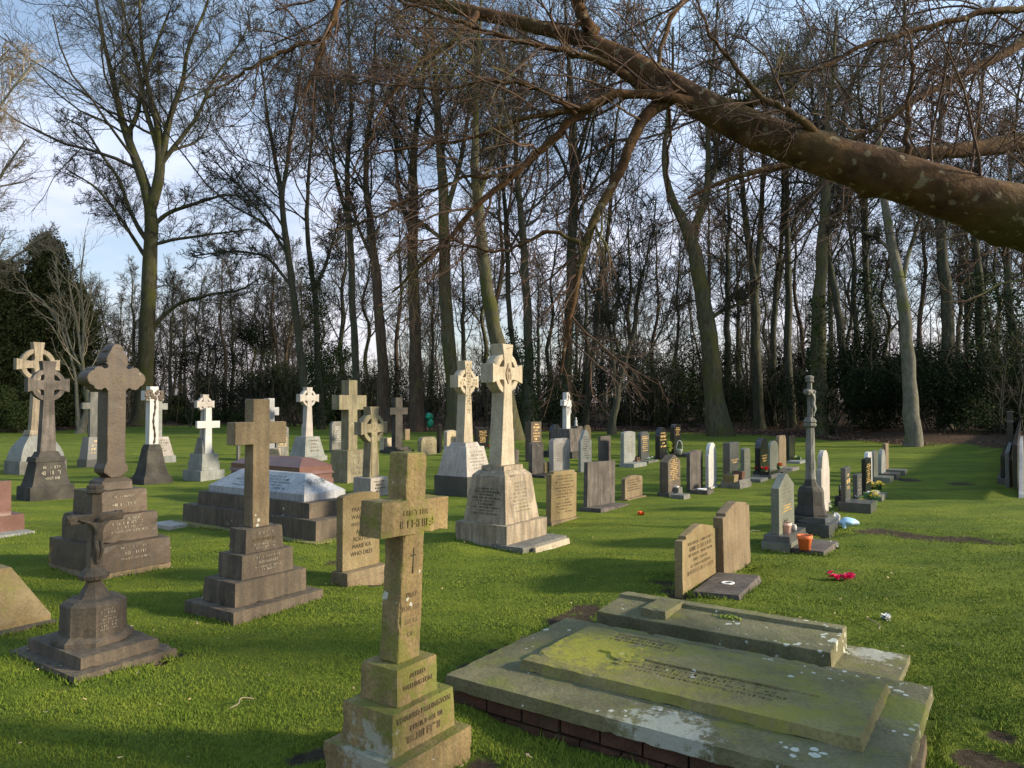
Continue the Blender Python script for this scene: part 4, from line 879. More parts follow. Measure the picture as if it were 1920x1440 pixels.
HS(622, 846, 651, 618, 789, 'chamfer', 'grey', 'round-shouldered grey headstone with white lettering, beside the boulder cross', 'white_ink', 8, base=[(-.05, .02, .02, .03, 'grey')], dmax=.14, top=.85, bot=.3)
HS(568, 836, 578, 566, 797, 'rect', 'white', 'small plain white upright stone behind the light grey wheel cross', dmax=.1)
HS(518, 855, 542, 514, 800, 'segment', 'grey', 'grey headstone with gold lettering and an orange pot, behind the tan cross', 'gold', 8, dmax=.14)
HS(446, 862, 452, 444, 835, 'rect', 'grey', 'narrow grey stone peeping out left behind the tall tan cross', dmax=.14)
# right-hand receding row
r = HS(1541, 966, 1554, 1530, 848, 'shoulder_round', 'cream', 'tall cream round-topped headstone behind the column crucifix', dmax=.16)
HS(1586, 957, 1593, 1575, 880, 'rect', 'dgrey', 'slim black headstone on a grey kerb in the receding row, with a small angel vase', 'gold', 3, base=[(.14, .36, .03, .13, 'dgrey')], dmax=.16)
HS(1608, 944, 1614, 1601, 890, 'rect', 'dgrey', 'short grey granite headstone beside the yellow and white flowers', 'pale_ink', 5, dmax=.14)
HS(1624, 934, 1632, 1615, 859, 'rect', 'black', 'tall black headstone with gold edge lettering behind the yellow flowers', 'gold', 10, base=[(.05, .25, .02, .1, 'greengrey')], dmax=.13)
HS(1628, 912, 1634, 1620, 848, 'chamfer', 'white', 'white headstone behind the tall black one in the receding row', dmax=.14)
HS(1639, 903, 1645, 1632, 847, 'soft', 'greengrey', 'grey-green headstone sixth in the receding row', base=[(.03, .3, .02, .1, 'greengrey')], dmax=.14)
HS(1653, 894, 1659, 1646, 842, 'pointed', 'palegrey', 'pale pointed headstone near the far end of the receding row', base=[(.03, .3, .02, .1, 'dgrey')], dmax=.16)
HS(1661, 887, 1665, 1658, 832, 'rect', 'tan', 'thin edge-on tan headstone, last of the receding row', base=[(.03, .4, .02, .1, 'greengrey')], dmax=.1)
# right edge row
HS(1884, 906, 1890, 1877, 856, 'rect', 'black', 'black headstone on a low kerb, first of the group at the right edge', base=[(.1, .15, .06, .1, 'dgrey')], dmax=.14)
HS(1893, 914, 1897, 1889, 848, 'rect', 'grey', 'thin grey stone between the black ones at the right edge', dmax=.14)
HS(1901, 912, 1906, 1895, 861, 'rect', 'ochre', 'mossy green-yellow stone at the right edge', dmax=.14)
HS(1909, 938, 1914, 1904, 866, 'rect', 'black', 'black slab headstone directly left of the pale one at the right edge', dmax=.14)
HS(1919, 946, 1945, 1911, 863, 'soft', 'bluegrey', 'pale blue-grey headstone cut off by the right edge', dmax=.16)
# small extra blocks on ledges
def block(px, py, sz, label, m, rz=0, cat='stone block', z=0, topm=None):
    P = G(px, py, z); r = empty('stone_block', (P[0], P[1], z), TH+rz, label, cat); obj('block', frust(sz[0], sz[1], sz[0]*.97, sz[1]*.97, -.02 if z == 0 else 0, sz[2], .006), M[m], r)
    if topm: obj('cap', frust(sz[0]*.6, sz[1]*.5, sz[0]*.5, sz[1]*.4, sz[2], sz[2]+.02, .003), M[topm], r)
    return r
block(1018, 887, (.26, .26, .26), 'small square mossy block on the ledge of the streaked headstone', 'ochre', topm='cream')
block(1268, 927, (.18, .16, .13), 'small grey block with a flat top before the gold-lettered peaked stone', 'grey', topm='white')
block(1276, 933, (.30, .24, .06), 'round-cornered paving piece before the gold-lettered peaked stone', 'grey')
r = block(1316, 923, (.34, .34, .05), 'brown ground slab with a white oval dish, between two headstones', 'brownrib')
obj('dish', lathe([(.02, .05), (.08, .05), (.09, .065), (.075, .06), (.02, .055)], 20), plain('white_china', (.8, .8, .78)), r)

# ------------------------------------------------------------------ pots, flowers and litter
def pot(px, py, z, r0, h, color, label, plant=None, cat='flower pot'):
    P = G(px, py, z); r = empty('flower_pot', (P[0], P[1], z), 0, label, cat)
    obj('pot', lathe([(r0*.70, 0), (r0*.90, h*.74), (r0*.98, h*.76), (r0, h*.78), (r0, h), (r0*.9, h), (r0*.87, h*.88), (r0*.3, h*.86)], 28), plain('pot_'+cat.replace(' ', '_'), color, .7, .12), r)
    obj('soil', lathe([(r0*.86, h*.84), (r0*.86, h*.9), (r0*.1, h*.92)], 16), plain('potting_soil', (.03, .02, .015), .95), r)
    if plant: leafball(r, 'plant', (0, 0, h*1.1), (r0*.8, r0*.8, h*.45), 60, r0*.35, plant)
    return r
def leafball(parent, name, loc, rad, n, size, m, seed=1, flat=.0):
    r = np.random.default_rng(seed+n); V = []; Q = []
    d = r.normal(size=(n, 3)); d /= np.linalg.norm(d, axis=1)[:, None]; p = d*(r.random((n, 1))**.35)*np.array(rad)+np.array(loc)
    a = r.normal(size=(n, 3)); a /= np.linalg.norm(a, axis=1)[:, None]; b = np.cross(a, d+.01); b /= np.linalg.norm(b, axis=1)[:, None]+1e-6
    s = size*r.uniform(.5, 1, (n, 1))
    V = np.stack([p-a*s*.5, p+b*s*.28, p+a*s*.5, p-b*s*.28], 1).reshape(-1, 3); Q = np.arange(4*n).reshape(n, 4)
    return obj(name, np_mesh(name, V, Q, False), m, parent)
def blooms(parent, pts, r0, m, name='bloom', seed=0):
    rr = random.Random(seed)
    for (x, y, z) in pts:
        b = bmesh.new()
        for ring, (n, tilt, rad) in enumerate(((5, .3, .45), (6, .75, .75), (8, 1.15, 1.0))):
            for i in range(n):
                a = 2*math.pi*i/n+ring*.4+rr.uniform(-.2, .2); L_ = r0*rad; w_ = L_*.55; t = tilt+rr.uniform(-.12, .12)
                ux, uy = math.cos(a), math.sin(a); px_, py_ = -uy, ux
                mid = (ux*L_*.55*math.sin(t), uy*L_*.55*math.sin(t), L_*.55*math.cos(t)+.1*r0); tip = (ux*L_*math.sin(t*1.15), uy*L_*math.sin(t*1.15), L_*math.cos(t*1.15)+.1*r0)
                v = [b.verts.new((0, 0, 0)), b.verts.new((mid[0]+px_*w_/2, mid[1]+py_*w_/2, mid[2])), b.verts.new(tip), b.verts.new((mid[0]-px_*w_/2, mid[1]-py_*w_/2, mid[2]))]; b.faces.new(v)
        o = obj(name, b, m, parent); o.location = (x, y, z); o.rotation_euler = (rr.uniform(-.5, .5), rr.uniform(-.5, .5), rr.uniform(0, 6))
FL = {'red': plain('red_petals', (.62, .03, .03), .6, .2), 'pink': plain('magenta_petals', (.72, .03, .16), .6, .25), 'white': plain('white_petals', (.78, .78, .74), .6, .06), 'yellow': plain('yellow_petals', (.80, .66, .16), .6, .12),
      'orange': plain('orange_red_petals', (.78, .17, .03), .6, .2), 'lime': plain('lime_petals', (.55, .62, .10), .6, .2), 'leaf': plain('bouquet_leaves', (.06, .12, .03), .6, .3), 'dry': plain('dried_stems', (.14, .09, .05), .9, .3)}
def bunch(px, py, z, spread, n, r0, cols, label, leafc='leaf', cat='flowers', seed=1, hgt=None, leaves=40):
    P = G(px, py, z); z = z if z else height(P[0:1], P[1:2])[0]; r = empty('flower_bunch', (P[0], P[1], z), 0, label, cat); rr = random.Random(seed+int(px)); hgt = hgt or spread*.6
    leafball(r, 'leaves', (0, 0, hgt*.4), (spread*.9, spread*.9, hgt*.45), leaves, r0*2.4, FL[leafc], seed)
    for ci, cname in enumerate(cols):
        pts = [(rr.uniform(-1, 1)*spread, rr.uniform(-1, 1)*spread*.8, rr.uniform(.35, 1)*hgt) for _ in range(n)]
        blooms(r, pts, r0, FL[cname], seed=seed+ci)
    return r
pot(1473, 999, STEPZ, .068, .115, (.72, .45, .36), 'pale pink flower pot with a withered plant on the granite step', FL['dry'])
pot(1509, 1030, .05, .082, .155, (.70, .15, .04), 'bright orange plastic flower pot on the ledge of the granite headstone', None)
P = G(1489, 995, STEPZ); r = empty('grave_jar', (P[0], P[1], STEPZ), 0, 'small white jar beside the pink pot', 'jar'); obj('jar', lathe([(.02, 0), (.03, .02), (.03, .05), (.022, .06), (.024, .07)], 16), M['white'], r)
pot(532, 849, .02, .09, .16, (.75, .22, .08), 'small orange pot at the foot of a far grey headstone', None)
bunch(1561, 1024, 0, .03, 5, .075, ['white'], 'white artificial flower head lying on the grass beyond the orange pot', seed=3, hgt=.03, leaves=6)
bunch(1659, 1164, 0, .02, 3, .042, ['white'], 'white flower lying on the grass near the right end of the slabs', seed=5, hgt=.03, leaves=6)
r = empty('flower_bunch', (*G(1579, 1088)[:2], 0), 0, 'row of magenta artificial flowers lying on the grass', 'flowers')
s = G(1579, 1088)[1]/F
blooms(r, [(-20*s, .02, .055), (-15*s, -.01, .025), (-7*s, -.01, .02), (0, .0, .02), (8*s, -.01, .02), (15*s, .0, .03), (20*s, .02, .025), (-2*s, .02, .02), (-18*s, 0, .03), (-10*s, .02, .02), (4*s, -.02, .03), (17*s, .03, .04), (12*s, .01, .03)], .05, FL['pink'], seed=4); leafball(r, 'leaves', (0, 0, .02), (.08, .03, .015), 14, .03, FL['leaf'])
bunch(1204, 962, 0, .03, 4, .055, ['orange'], 'small orange flower head alone in the grass', seed=6, hgt=.02, leaves=3)
bunch(1430, 884, .14, .13, 9, .075, ['red'], 'red flowers on the black rounded headstone base', seed=2, leaves=50)
bunch(1453, 878, .07, .15, 10, .08, ['orange'], 'orange-red flowers before the grey-green headstone', seed=3, leaves=40)
bunch(1408+87, 862, .05, .14, 4, .08, ['lime', 'white'], 'yellow-green flower bunch beside the thin black headstone', seed=3, leaves=50)
bunch(1247, 856, 0, .17, 14, .10, ['lime', 'lime'], 'large lime and yellow flower spray against the black headstone', seed=7, hgt=.42, leaves=60)
bunch(1214, 864, 0, .18, 5, .08, ['white'], 'white flowers at the foot of the dark grey headstone', seed=8, leaves=60)
bunch(1187, 870, 0, .22, 0, .07, [], 'dried brown plant growing before the light grey headstone', 'dry', 'plant', 4, .3, 220)
bunch(1640, 915, .05, .15, 10, .08, ['yellow'], 'round bunch of yellow flowers against the tall black headstone', seed=9, leaves=50)
bunch(1630, 945, 0, .16, 6, .075, ['yellow', 'white'], 'yellow and white flowers beside the short granite headstone', seed=10, leaves=60, hgt=.2)
bunch(1612, 950, 0, .08, 4, .06, ['white'], 'white flowers left of the yellow and white bunch', seed=12, leaves=20)
bunch(1550, 958, 0, .05, 3, .06, ['white'], 'white flower behind the foot of the cream round-topped headstone', seed=13, leaves=30, hgt=.16)
bunch(912, 840, 0, .16, 5, .07, ['white', 'red'], 'pink and white flowers at the foot of the wide black headstone', seed=14, leaves=30)
# planters and basket
for px, py, sz, mm, lab in ((1370, 903, (.26, .22, .13), 'ochre', 'pale wooden planter box on the grey stepped base'), (1385, 897, (.2, .2, .14), 'red', 'brown planter box beside the pale one')):
    P = G(px, py, .165); r = empty('planter_box', (P[0], P[1], .165), TH, lab, 'planter'); obj('box', frust(sz[0]*.9, sz[1]*.9, sz[0], sz[1], 0, sz[2], .008), M[mm], r); obj('soil', frust(sz[0]*.85, sz[1]*.85, sz[0]*.8, sz[1]*.8, sz[2], sz[2]+.008, .002), plain('planter_soil', (.04, .03, .02)), r); leafball(r, 'plant', (0, 0, sz[2]+.03), (.07, .06, .05), 30, .05, FL['leaf'], 2)
P = G(1274, 852, .1); r = empty('flower_basket', (P[0], P[1], .1), 0, 'white hooped flower basket on the base of a black headstone', 'basket'); s = P[1]/F
obj('basket', lathe([(4*s, 0), (6*s, 9*s), (6.4*s, 10*s), (5.6*s, 9.5*s), (2*s, 9*s)], 20), M['white'], r)
th = np.linspace(0, math.pi, 14); pts = np.stack([5.6*s*np.cos(th), 0*th, 10*s+16*s*np.sin(th)], 1)[None]; v, q = tubes(pts, np.full((1, 14), .8*s), 6); obj('handle', np_mesh('handle', v, q), M['white'], r)
leafball(r, 'plant', (0, 0, 13*s), (6*s, 6*s, 6*s), 90, .05, FL['leaf'], 3)
# statuettes
P = G(1576, 948); s = P[1]/F; r = empty('angel_vase', (P[0], P[1], 0), TH, 'small black round plaque with a white angel figurine on a rough block', 'grave ornament')
obj('block', frust(.20, .16, .16, .13, -.03, 18*s, .02), M['soot'], r)
o = obj('plaque', lathe([(.002, -.015), (.075, -.015), (.08, 0), (.075, .015), (.002, .015)], 24), M['black'], r); o.rotation_euler = (math.radians(90), 0, 0); o.location = (0, .0, 18*s+.085); o.scale = (.85, 1.25, 1)
obj('figurine', lathe([(.022, 18*s), (.028, 18*s+.02), (.02, 18*s+.06), (.026, 18*s+.09), (.012, 18*s+.105), (.016, 18*s+.12), (.012, 18*s+.135), (.002, 18*s+.14)], 12), M['white'], r).location = (0, -.035, 0)
P = G(1080, 842); s = P[1]/F; z0 = (842-799)*s; r = empty('statuette', (P[0], P[1], 0), TH, 'small white praying statuette on a brown block beside the marble crucifix', 'statuette')
obj('block', frust(.42, .36, .38, .32, -.05, z0, .01), M['brownrib'], r)
obj('robed_figure', lathe([(3*s, z0), (3.2*s, z0+1.2*s), (2.2*s, z0+6*s), (2.9*s, z0+10*s), (1.2*s, z0+12*s), (1.7*s, z0+14*s), (1.5*s, z0+15.5*s), (.2*s, z0+16.5*s)], 14), M['white'], r)
# pale blue balloon-like bag and white paper
P = G(1588, 990); s = P[1]/F; rr = random.Random(2)
def blob(name, parent, rad, loc, m, seed, amp=.12):
    b = bmesh.new(); bmesh.ops.create_icosphere(b, subdivisions=4, radius=1); r = random.Random(seed); dirs = [Vector((r.gauss(0, 1), r.gauss(0, 1), r.gauss(0, 1))).normalized()*r.uniform(2, 6) for _ in range(10)]; ph = [r.uniform(0, 6) for _ in range(10)]
    for v in b.verts: v.co *= 1+amp*sum(math.sin(v.co.dot(d)+p_) for d, p_ in zip(dirs, ph))/4
    for f in b.faces: f.smooth = True
    o = obj(name, b, m, parent); o.scale = rad; o.location = loc; return o
r = empty('balloon', (P[0], P[1], 0), 0, 'deflated pale blue foil balloon lying beside the steps of the column crucifix', 'balloon')
pb = plain('pale_blue_foil', (.36, .55, .68), .3, .08, 6)
blob('body', r, (.12, .10, .06), (.03, .02, .075), pb, 3, .1); blob('tail', r, (.035, .03, .05), (-.05, -.03, .04), pb, 4, .2)
P = G(1568, 972, .09); r = empty('paper_sheet', (P[0], P[1], .05), 0, 'crumpled white paper caught on the crucifix steps beside the balloon', 'paper')
b = bmesh.new(); bmesh.ops.create_grid(b, x_segments=10, y_segments=10, size=.07)
for v in b.verts: v.co.z = .02*math.sin(v.co.x*60)+.02*math.sin(v.co.y*45+1)
o = obj('sheet', b, M['white'], r); o.rotation_euler = (1.1, .4, .3); o.location.z = .06; o.modifiers.new('thickness', 'SOLIDIFY').thickness = .002
# green bag hanging at the wood edge
P = G(805, 812); s = P[1]/F; r = empty('litter_bag', (P[0], P[1], 0), 0, 'bright green plastic litter bag hanging on a thin post at the wood edge', 'litter bag')
gb = plain('green_plastic', (.02, .30, .16), .35, .2, 5)
blob('bag', r, (8*s, 6*s, 7*s), (-1*s, 0, 31*s), gb, 5); blob('bag', r, (6*s, 6*s, 9*s), (1.5*s, 0, 18*s), gb, 6)
pts = np.array([[[8*s, 0, -.1], [8*s, 0, .8], [7*s, .02, 40*s]]]); v, q = tubes(pts, np.full((1, 3), .03), 6); obj('post', np_mesh('post', v, q), M['bark'], r)
# dark memorial post at the right edge
P = G(1895, 880); s = P[1]/F; r = empty('wooden_cross', (P[0], P[1], 0), TH, 'tall black wooden memorial post with a short crossbar at the right edge', 'wooden cross')
obj('post', frust(.17, .12, .16, .12, -.1, 107*s, .004), M['black'], r); obj('crossbar', frust(.24, .135, .24, .135, 88*s, 92*s, .004), M['dgrey'], r); obj('cap', frust(.2, .15, .2, .15, 107*s, 108.5*s, .003), M['dgrey'], r)
# fallen leaves
lm = plain('fallen_leaves', (.42, .30, .16), .8, .4, 3); R_ = np.random.default_rng(4); nl_ = 420
yy = 2.6*np.exp(R_.random(nl_)*2.0); xx = (R_.random(nl_)*2-1)*.75*yy; zz = height(xx, yy)+.03
a = R_.random(nl_)*6.28; sz = R_.uniform(.008, .018, nl_)
V = np.stack([np.stack([xx+np.cos(a+k)*sz*q, yy+np.sin(a+k)*sz*q, zz+R_.uniform(-.004, .008, nl_)], 1) for k, q in ((0, 1), (1.57, .55), (3.14, 1), (4.71, .55))], 1).reshape(-1, 3)
o = obj('fallen_leaves', np_mesh('fallen_leaves', V, np.arange(4*nl_).reshape(nl_, 4), False), lm); tag(o, 'scattered small pale dead leaves on the lawn', 'leaves', kind='stuff')

# ------------------------------------------------------------------ grass blades
def inside(x, y, pad=0):
    m = np.zeros(len(x), bool)
    for fx, fy, a_, b_ in FOOT:
        dx, dy = x-fx, y-fy; u_ = dx*U[0]+dy*U[1]; v_ = dx*NV[0]+dy*NV[1]
        m |= (abs(u_) < a_+pad) & (abs(v_) < b_+pad)
    return m
nb = 620000
r = rng.random(nb); y = 2.3*np.exp(r*math.log(13/2.3)); x = (rng.random(nb)*2-1)*(.80*y+.2)
so = soil_at(x, y); keep = ~inside(x, y, .004) & (rng.random(nb) > so*1.6) & (y < edge_y(x)-.5) & (rng.random(nb) < (13.5-y)/5)
x, y = x[keep], y[keep]; n = len(x); z = height(x, y)-.006
clump = .5+.5*np.sin(x*7.1+2*np.sin(y*5.3))*np.sin(y*8.7+2*np.sin(x*4.1))
hh = (.012+.015*rng.random(n))*(.7+.6*clump)*np.clip(1.25-.06*y, .45, 1.1); ww = .0015*(1+y*.30); an = rng.random(n)*2*math.pi; le = rng.normal(0, .45, (n, 2))
ca, sa = np.cos(an)*ww, np.sin(an)*ww
# longer untrimmed tufts against the stones
tx, ty = [], []
for fx, fy, a_, b_ in FOOT:
    if fy > 12.5: continue
    m_ = int(900*(a_+b_)*min(1, 5/max(fy, 3))); q_ = rng.random(m_)*4; s1 = rng.random(m_)*2-1; off = np.abs(rng.normal(.004, .016, m_))
    uu = np.where(q_ < 1, s1*a_, np.where(q_ < 2, a_+off, np.where(q_ < 3, s1*a_, -a_-off))); vv_ = np.where(q_ < 1, b_+off, np.where(q_ < 2, s1*b_, np.where(q_ < 3, -b_-off, s1*b_)))
    tx.append(fx+uu*U[0]+vv_*NV[0]); ty.append(fy+uu*U[1]+vv_*NV[1])
tx, ty = np.concatenate(tx), np.concatenate(ty); kp = (soil_at(tx, ty) < .7) & ~inside(tx, ty, 0); tx, ty = tx[kp], ty[kp]; nt_ = len(tx)
th_ = (.020+.035*rng.random(nt_))*(.5+.7*np.abs(np.sin(tx*9+ty*7))); ta = rng.random(nt_)*6.283
x = np.r_[x, tx]; y = np.r_[y, ty]; z = np.r_[z, height(tx, ty)-.006]; hh = np.r_[hh, th_]; le = np.r_[le, rng.normal(0, .5, (nt_, 2))]; ca = np.r_[ca, np.cos(ta)*.0016*(1+ty*.3)]; sa = np.r_[sa, np.sin(ta)*.0016*(1+ty*.3)]; n = len(x)
V = np.stack([np.stack([x-ca, y-sa, z], 1), np.stack([x+ca, y+sa, z], 1), np.stack([x+le[:, 0]*hh, y+le[:, 1]*hh, z+hh], 1)], 1).reshape(-1, 3)
gmsh = np_mesh('grass', V, np.arange(3*n).reshape(n, 3), False)
m, t, b = mat('grass_blades'); g = N(t, 'ShaderNodeNewGeometry'); l = t.links.new
n1 = N(t, 'ShaderNodeTexNoise'); n1.inputs['Scale'].default_value = 1.3; n1.inputs['Detail'].default_value = 7; n1.inputs['Roughness'].default_value = .7; n2 = N(t, 'ShaderNodeTexNoise'); n2.inputs['Scale'].default_value = 70; n2.inputs['Detail'].default_value = 2
l(g.outputs['Position'], n1.inputs[0]); l(g.outputs['Position'], n2.inputs[0])
r1 = N(t, 'ShaderNodeValToRGB'); r1.color_ramp.elements[0].position = .35; r1.color_ramp.elements[1].position = .65; r1.color_ramp.elements[0].color = (.098, .158, .018, 1); r1.color_ramp.elements[1].color = (.21, .255, .034, 1)
r2 = N(t, 'ShaderNodeValToRGB'); r2.color_ramp.elements[0].position = .35; r2.color_ramp.elements[1].position = .68; r2.color_ramp.elements[0].color = (.6, .7, .6, 1); r2.color_ramp.elements[1].color = (1.35, 1.2, 1.1, 1)
x_ = N(t, 'ShaderNodeMixRGB', blend_type='MULTIPLY'); x_.inputs[0].default_value = .8; l(n1.outputs[0], r1.inputs[0]); l(n2.outputs[0], r2.inputs[0]); l(r1.outputs[0], x_.inputs[1]); l(r2.outputs[0], x_.inputs[2]); l(x_.outputs[0], b.inputs['Base Color'])
b.inputs['Roughness'].default_value = .8; b.inputs['Specular IOR Level'].default_value = .1
va = N(t, 'ShaderNodeVectorMath', operation='MULTIPLY_ADD'); va.inputs[1].default_value = (.55, .55, .55); va.inputs[2].default_value = (0, 0, .8); l(g.outputs['Normal'], va.inputs[0]); vn = N(t, 'ShaderNodeVectorMath', operation='NORMALIZE'); l(va.outputs[0], vn.inputs[0]); l(vn.outputs[0], b.inputs['Normal'])
go = obj('grass', gmsh, m); tag(go, 'short grass blades of the mown lawn', 'grass', kind='stuff')

for lb in list(THINGS):
    o_ = THINGS[lb][0]
    if o_.location.y < 10: worn_all(o_, size=.05, amp=.003, chip=.009)

# dead leaves and sticks lying on the wood floor
R_ = np.random.default_rng(14); nl_ = 42000; xx = R_.uniform(-38, 34, nl_); yy = edge_y(xx)+np.abs(R_.normal(0, 5, nl_))-.25*R_.random(nl_); zz = height(xx, yy)+.02+.03*R_.random(nl_); a = R_.random(nl_)*6.28; sz = R_.uniform(.03, .075, nl_)
V = np.stack([np.stack([xx+np.cos(a+k)*sz*q, yy+np.sin(a+k)*sz*q, zz+R_.uniform(-.02, .04, nl_)], 1) for k, q in ((0, 1), (1.57, .55), (3.14, 1), (4.71, .55))], 1).reshape(-1, 3)
o = obj('leaf_litter', np_mesh('leaf_litter', V, np.arange(4*nl_).reshape(nl_, 4), False), plain('brown_dead_leaves', (.11, .065, .042), .9, .75, 9)); tag(o, 'brown dead leaves covering the floor of the wood', 'leaf litter', kind='stuff')
for i, (px, py, ln, az) in enumerate(((1195, 1215, .30, .3), (900, 1290, .2, 2), (1650, 1190, .34, 1.4), (1395, 1000, .3, .6), (430, 1330, .16, 1.1), (1720, 1330, .22, 2.6))):
    P_ = G(px, py); t_ = np.linspace(0, 1, 7); c_ = np.stack([t_*ln*math.cos(az)+.02*np.sin(t_*7), t_*ln*math.sin(az)+.01*np.cos(t_*9), .022+.02*np.sin(t_*3.1)], 1)[None]; v, q = tubes(c_, np.full((1, 7), .0035), 5)
    r_ = obj('fallen_twig', np_mesh('fallen_twig', v, q), M['twig_pale']); r_.location = (P_[0], P_[1], height(P_[0:1], P_[1:2])[0]); tag(r_, 'thin pale fallen twig lying on the lawn', 'twig', 'fallen twigs on the lawn')
# ================================================================== trees
TR = np.random.default_rng(77)
def resample(pts, K):
    pts = np.asarray(pts, float); d = np.r_[0, np.cumsum(np.linalg.norm(np.diff(pts[:, :3], axis=0), axis=1))]
    t = np.linspace(0, d[-1], K*4); q = np.stack([np.interp(t, d, pts[:, i]) for i in range(pts.shape[1])], 1)
    k = 7; pad = np.pad(q, ((k, k), (0, 0)), mode='edge'); sm = np.stack([pad[i:i+len(q)] for i in range(2*k+1)]).mean(0); sm[0] = q[0]; sm[-1] = q[-1]
    idx = np.linspace(0, len(q)-1, K).round().astype(int); return sm[idx]
def grow(P, R, PL, n, t0, t1, ang, ratio, K, up=.1, wob=.18, rr=.6, rmin=.01, rend=.35, bias=None, rmax=9):
    Np, Kp, _ = P.shape; T = Np*n; idx = np.repeat(np.arange(Np), n)
    t = t0+(t1-t0)*((np.tile(np.arange(n), Np)+TR.random(T))/n); f = t*(Kp-1)*.999; i = f.astype(int); fr = (f-i)[:, None]
    a = P[idx, i]; b = P[idx, i+1]; st = a+(b-a)*fr; tan = b-a; tan /= np.linalg.norm(tan, axis=1, keepdims=True)+1e-9
    rad = R[idx, i]*(1-fr[:, 0])+R[idx, i+1]*fr[:, 0]
    e1 = np.cross(tan, TR.normal(size=(T, 3))); e1 /= np.linalg.norm(e1, axis=1, keepdims=True)+1e-9
    an = np.radians(ang*TR.uniform(.65, 1.3, T))[:, None]; d = np.cos(an)*tan+np.sin(an)*e1
    if bias is not None: d = d+np.array(bias); d /= np.linalg.norm(d, axis=1, keepdims=True)
    Ls = PL[idx]*ratio*TR.uniform(.55, 1.25, T)*(1-.5*(t-t0)/(t1-t0+1e-6))
    out_ = np.empty((T, K, 3)); out_[:, 0] = st; p = st.copy(); st_ = (Ls/(K-1))[:, None]
    for k in range(1, K):
        d = d+TR.normal(0, wob, (T, 3)); d[:, 2] += up; d /= np.linalg.norm(d, axis=1, keepdims=True); p = p+d*st_; out_[:, k] = p
    r0 = np.clip(rad*rr*TR.uniform(.7, 1.0, T), rmin, rmax); Rn = r0[:, None]*np.linspace(1, rend, K)[None]; Rn = np.maximum(Rn, rmin*.8)
    return out_, Rn, Ls
def tree(name, label, cat, stems, D, levels, bm, tm, group=None, ivy=None, t_start=None, seed=None, K=26, flare=1.5, origin=None, sides=10):
    """stems: list of [(px, py, width px[, depth offset])...]; first = trunk from the ground"""
    if seed is not None:
        global TR; TR = np.random.default_rng(seed)
    arr = []
    for s_ in stems:
        pts = []
        for q in s_:
            dz = q[3] if len(q) > 3 else 0; p = AT(q[0], q[1], D+dz); pts.append([*p, q[2]*.82/F*(D+dz)/2])
        q_ = resample(pts, K)
        if arr:                                              # let every limb spring from the stem it belongs to
            allp = np.concatenate(arr); j = np.argmin(np.linalg.norm(allp[:, :3]-q_[0, :3], axis=1)+.0*allp[:, 3]); dl = allp[j, :3]-q_[0, :3]
            if np.linalg.norm(dl) < 3.0: q_[:, :3] += dl[None]*np.linspace(1, 0, K)[:, None]**2; q_[0, 3] = min(q_[0, 3]*1.15, allp[j, 3])
        else: q_[1:-1, :3] += np.stack([np.convolve(TR.normal(0, .13, K+4), np.ones(5)/5, 'valid') for _ in range(3)], 1)[1:-1]
        arr.append(q_)
    A_ = np.stack(arr); P, R = A_[:, :, :3], A_[:, :, 3]
    g0 = P[0, 0]; base = np.array([g0[0], g0[1], height(g0[0:1], g0[1:2])[0]])
    P[0, 0] = base-[0, 0, .1]; R[0, 0] *= flare; R[0, 1] *= 1+(flare-1)*.25
    root = empty(name, tuple(base), 0, label, cat, group)
    # bark-scale wander of the stems
    R *= 1+.05*np.sin(np.arange(R.shape[1])*2.3+TR.random()*6)[None]
    v, q = tubes(P-base, R, sides); obj('trunk', np_mesh('trunk', v, q), bm, root)
    PL = np.linalg.norm(P[:, 1:]-P[:, :-1], axis=2).sum(1); cp_, cr_, cl_ = P, R, PL; bits = []
    for li, lv in enumerate(levels):
        lv = dict(lv); sd_ = lv.pop('sides', 3)
        if li == 0 and t_start is not None:                  # per-stem start of the branching
            res = [grow(cp_[i:i+1], cr_[i:i+1], cl_[i:i+1], max(2, int(lv['n']*(t_start[i][1] if isinstance(t_start[i], tuple) else 1))), (t_start[i][0] if isinstance(t_start[i], tuple) else t_start[i]), .98, *[lv[k] for k in ('ang', 'ratio', 'K')], **{k: lv[k] for k in lv if k not in ('n', 't0', 't1', 'ang', 'ratio', 'K')}) for i in range(len(stems))]
            cp_, cr_, cl_ = (np.concatenate([x[j] for x in res]) for j in range(3))
        else: cp_, cr_, cl_ = grow(cp_, cr_, cl_, **lv)
        bits.append(tubes(cp_-base, cr_, sd_))
    v, q = join(bits); crown = obj('crown', np_mesh('crown', v, q), tm, root)
    if ivy:
        y0, y1, n, thick = ivy; zt = P[0, :, 2]; zz = TR.uniform(y0, y1, n); cx = np.interp(zz, zt, P[0, :, 0]); cy = np.interp(zz, zt, P[0, :, 1]); rr = np.interp(zz, zt, R[0])
        a = TR.uniform(0, 6.283, n); k = rr+thick*(TR.random(n)**.7)*(.4+.6*np.abs(np.sin(zz*1.7+a))); c = np.stack([cx+k*np.cos(a), cy+k*np.sin(a), zz], 1)-base
        obj('ivy', leaves(c, .13), M['ivy'], root)
    return root
def leaves(c, size, flat=0):
    n = len(c); a = TR.normal(size=(n, 3)); a /= np.linalg.norm(a, axis=1)[:, None]; b = np.cross(a, TR.normal(size=(n, 3))); b /= np.linalg.norm(b, axis=1)[:, None]; s = size*TR.uniform(.5, 1.1, (n, 1))
    V = np.stack([c-a*s*.55, c+b*s*.35, c+a*s*.55, c-b*s*.35], 1).reshape(-1, 3); return np_mesh('leaves', V, np.arange(4*n).reshape(n, 4), False)
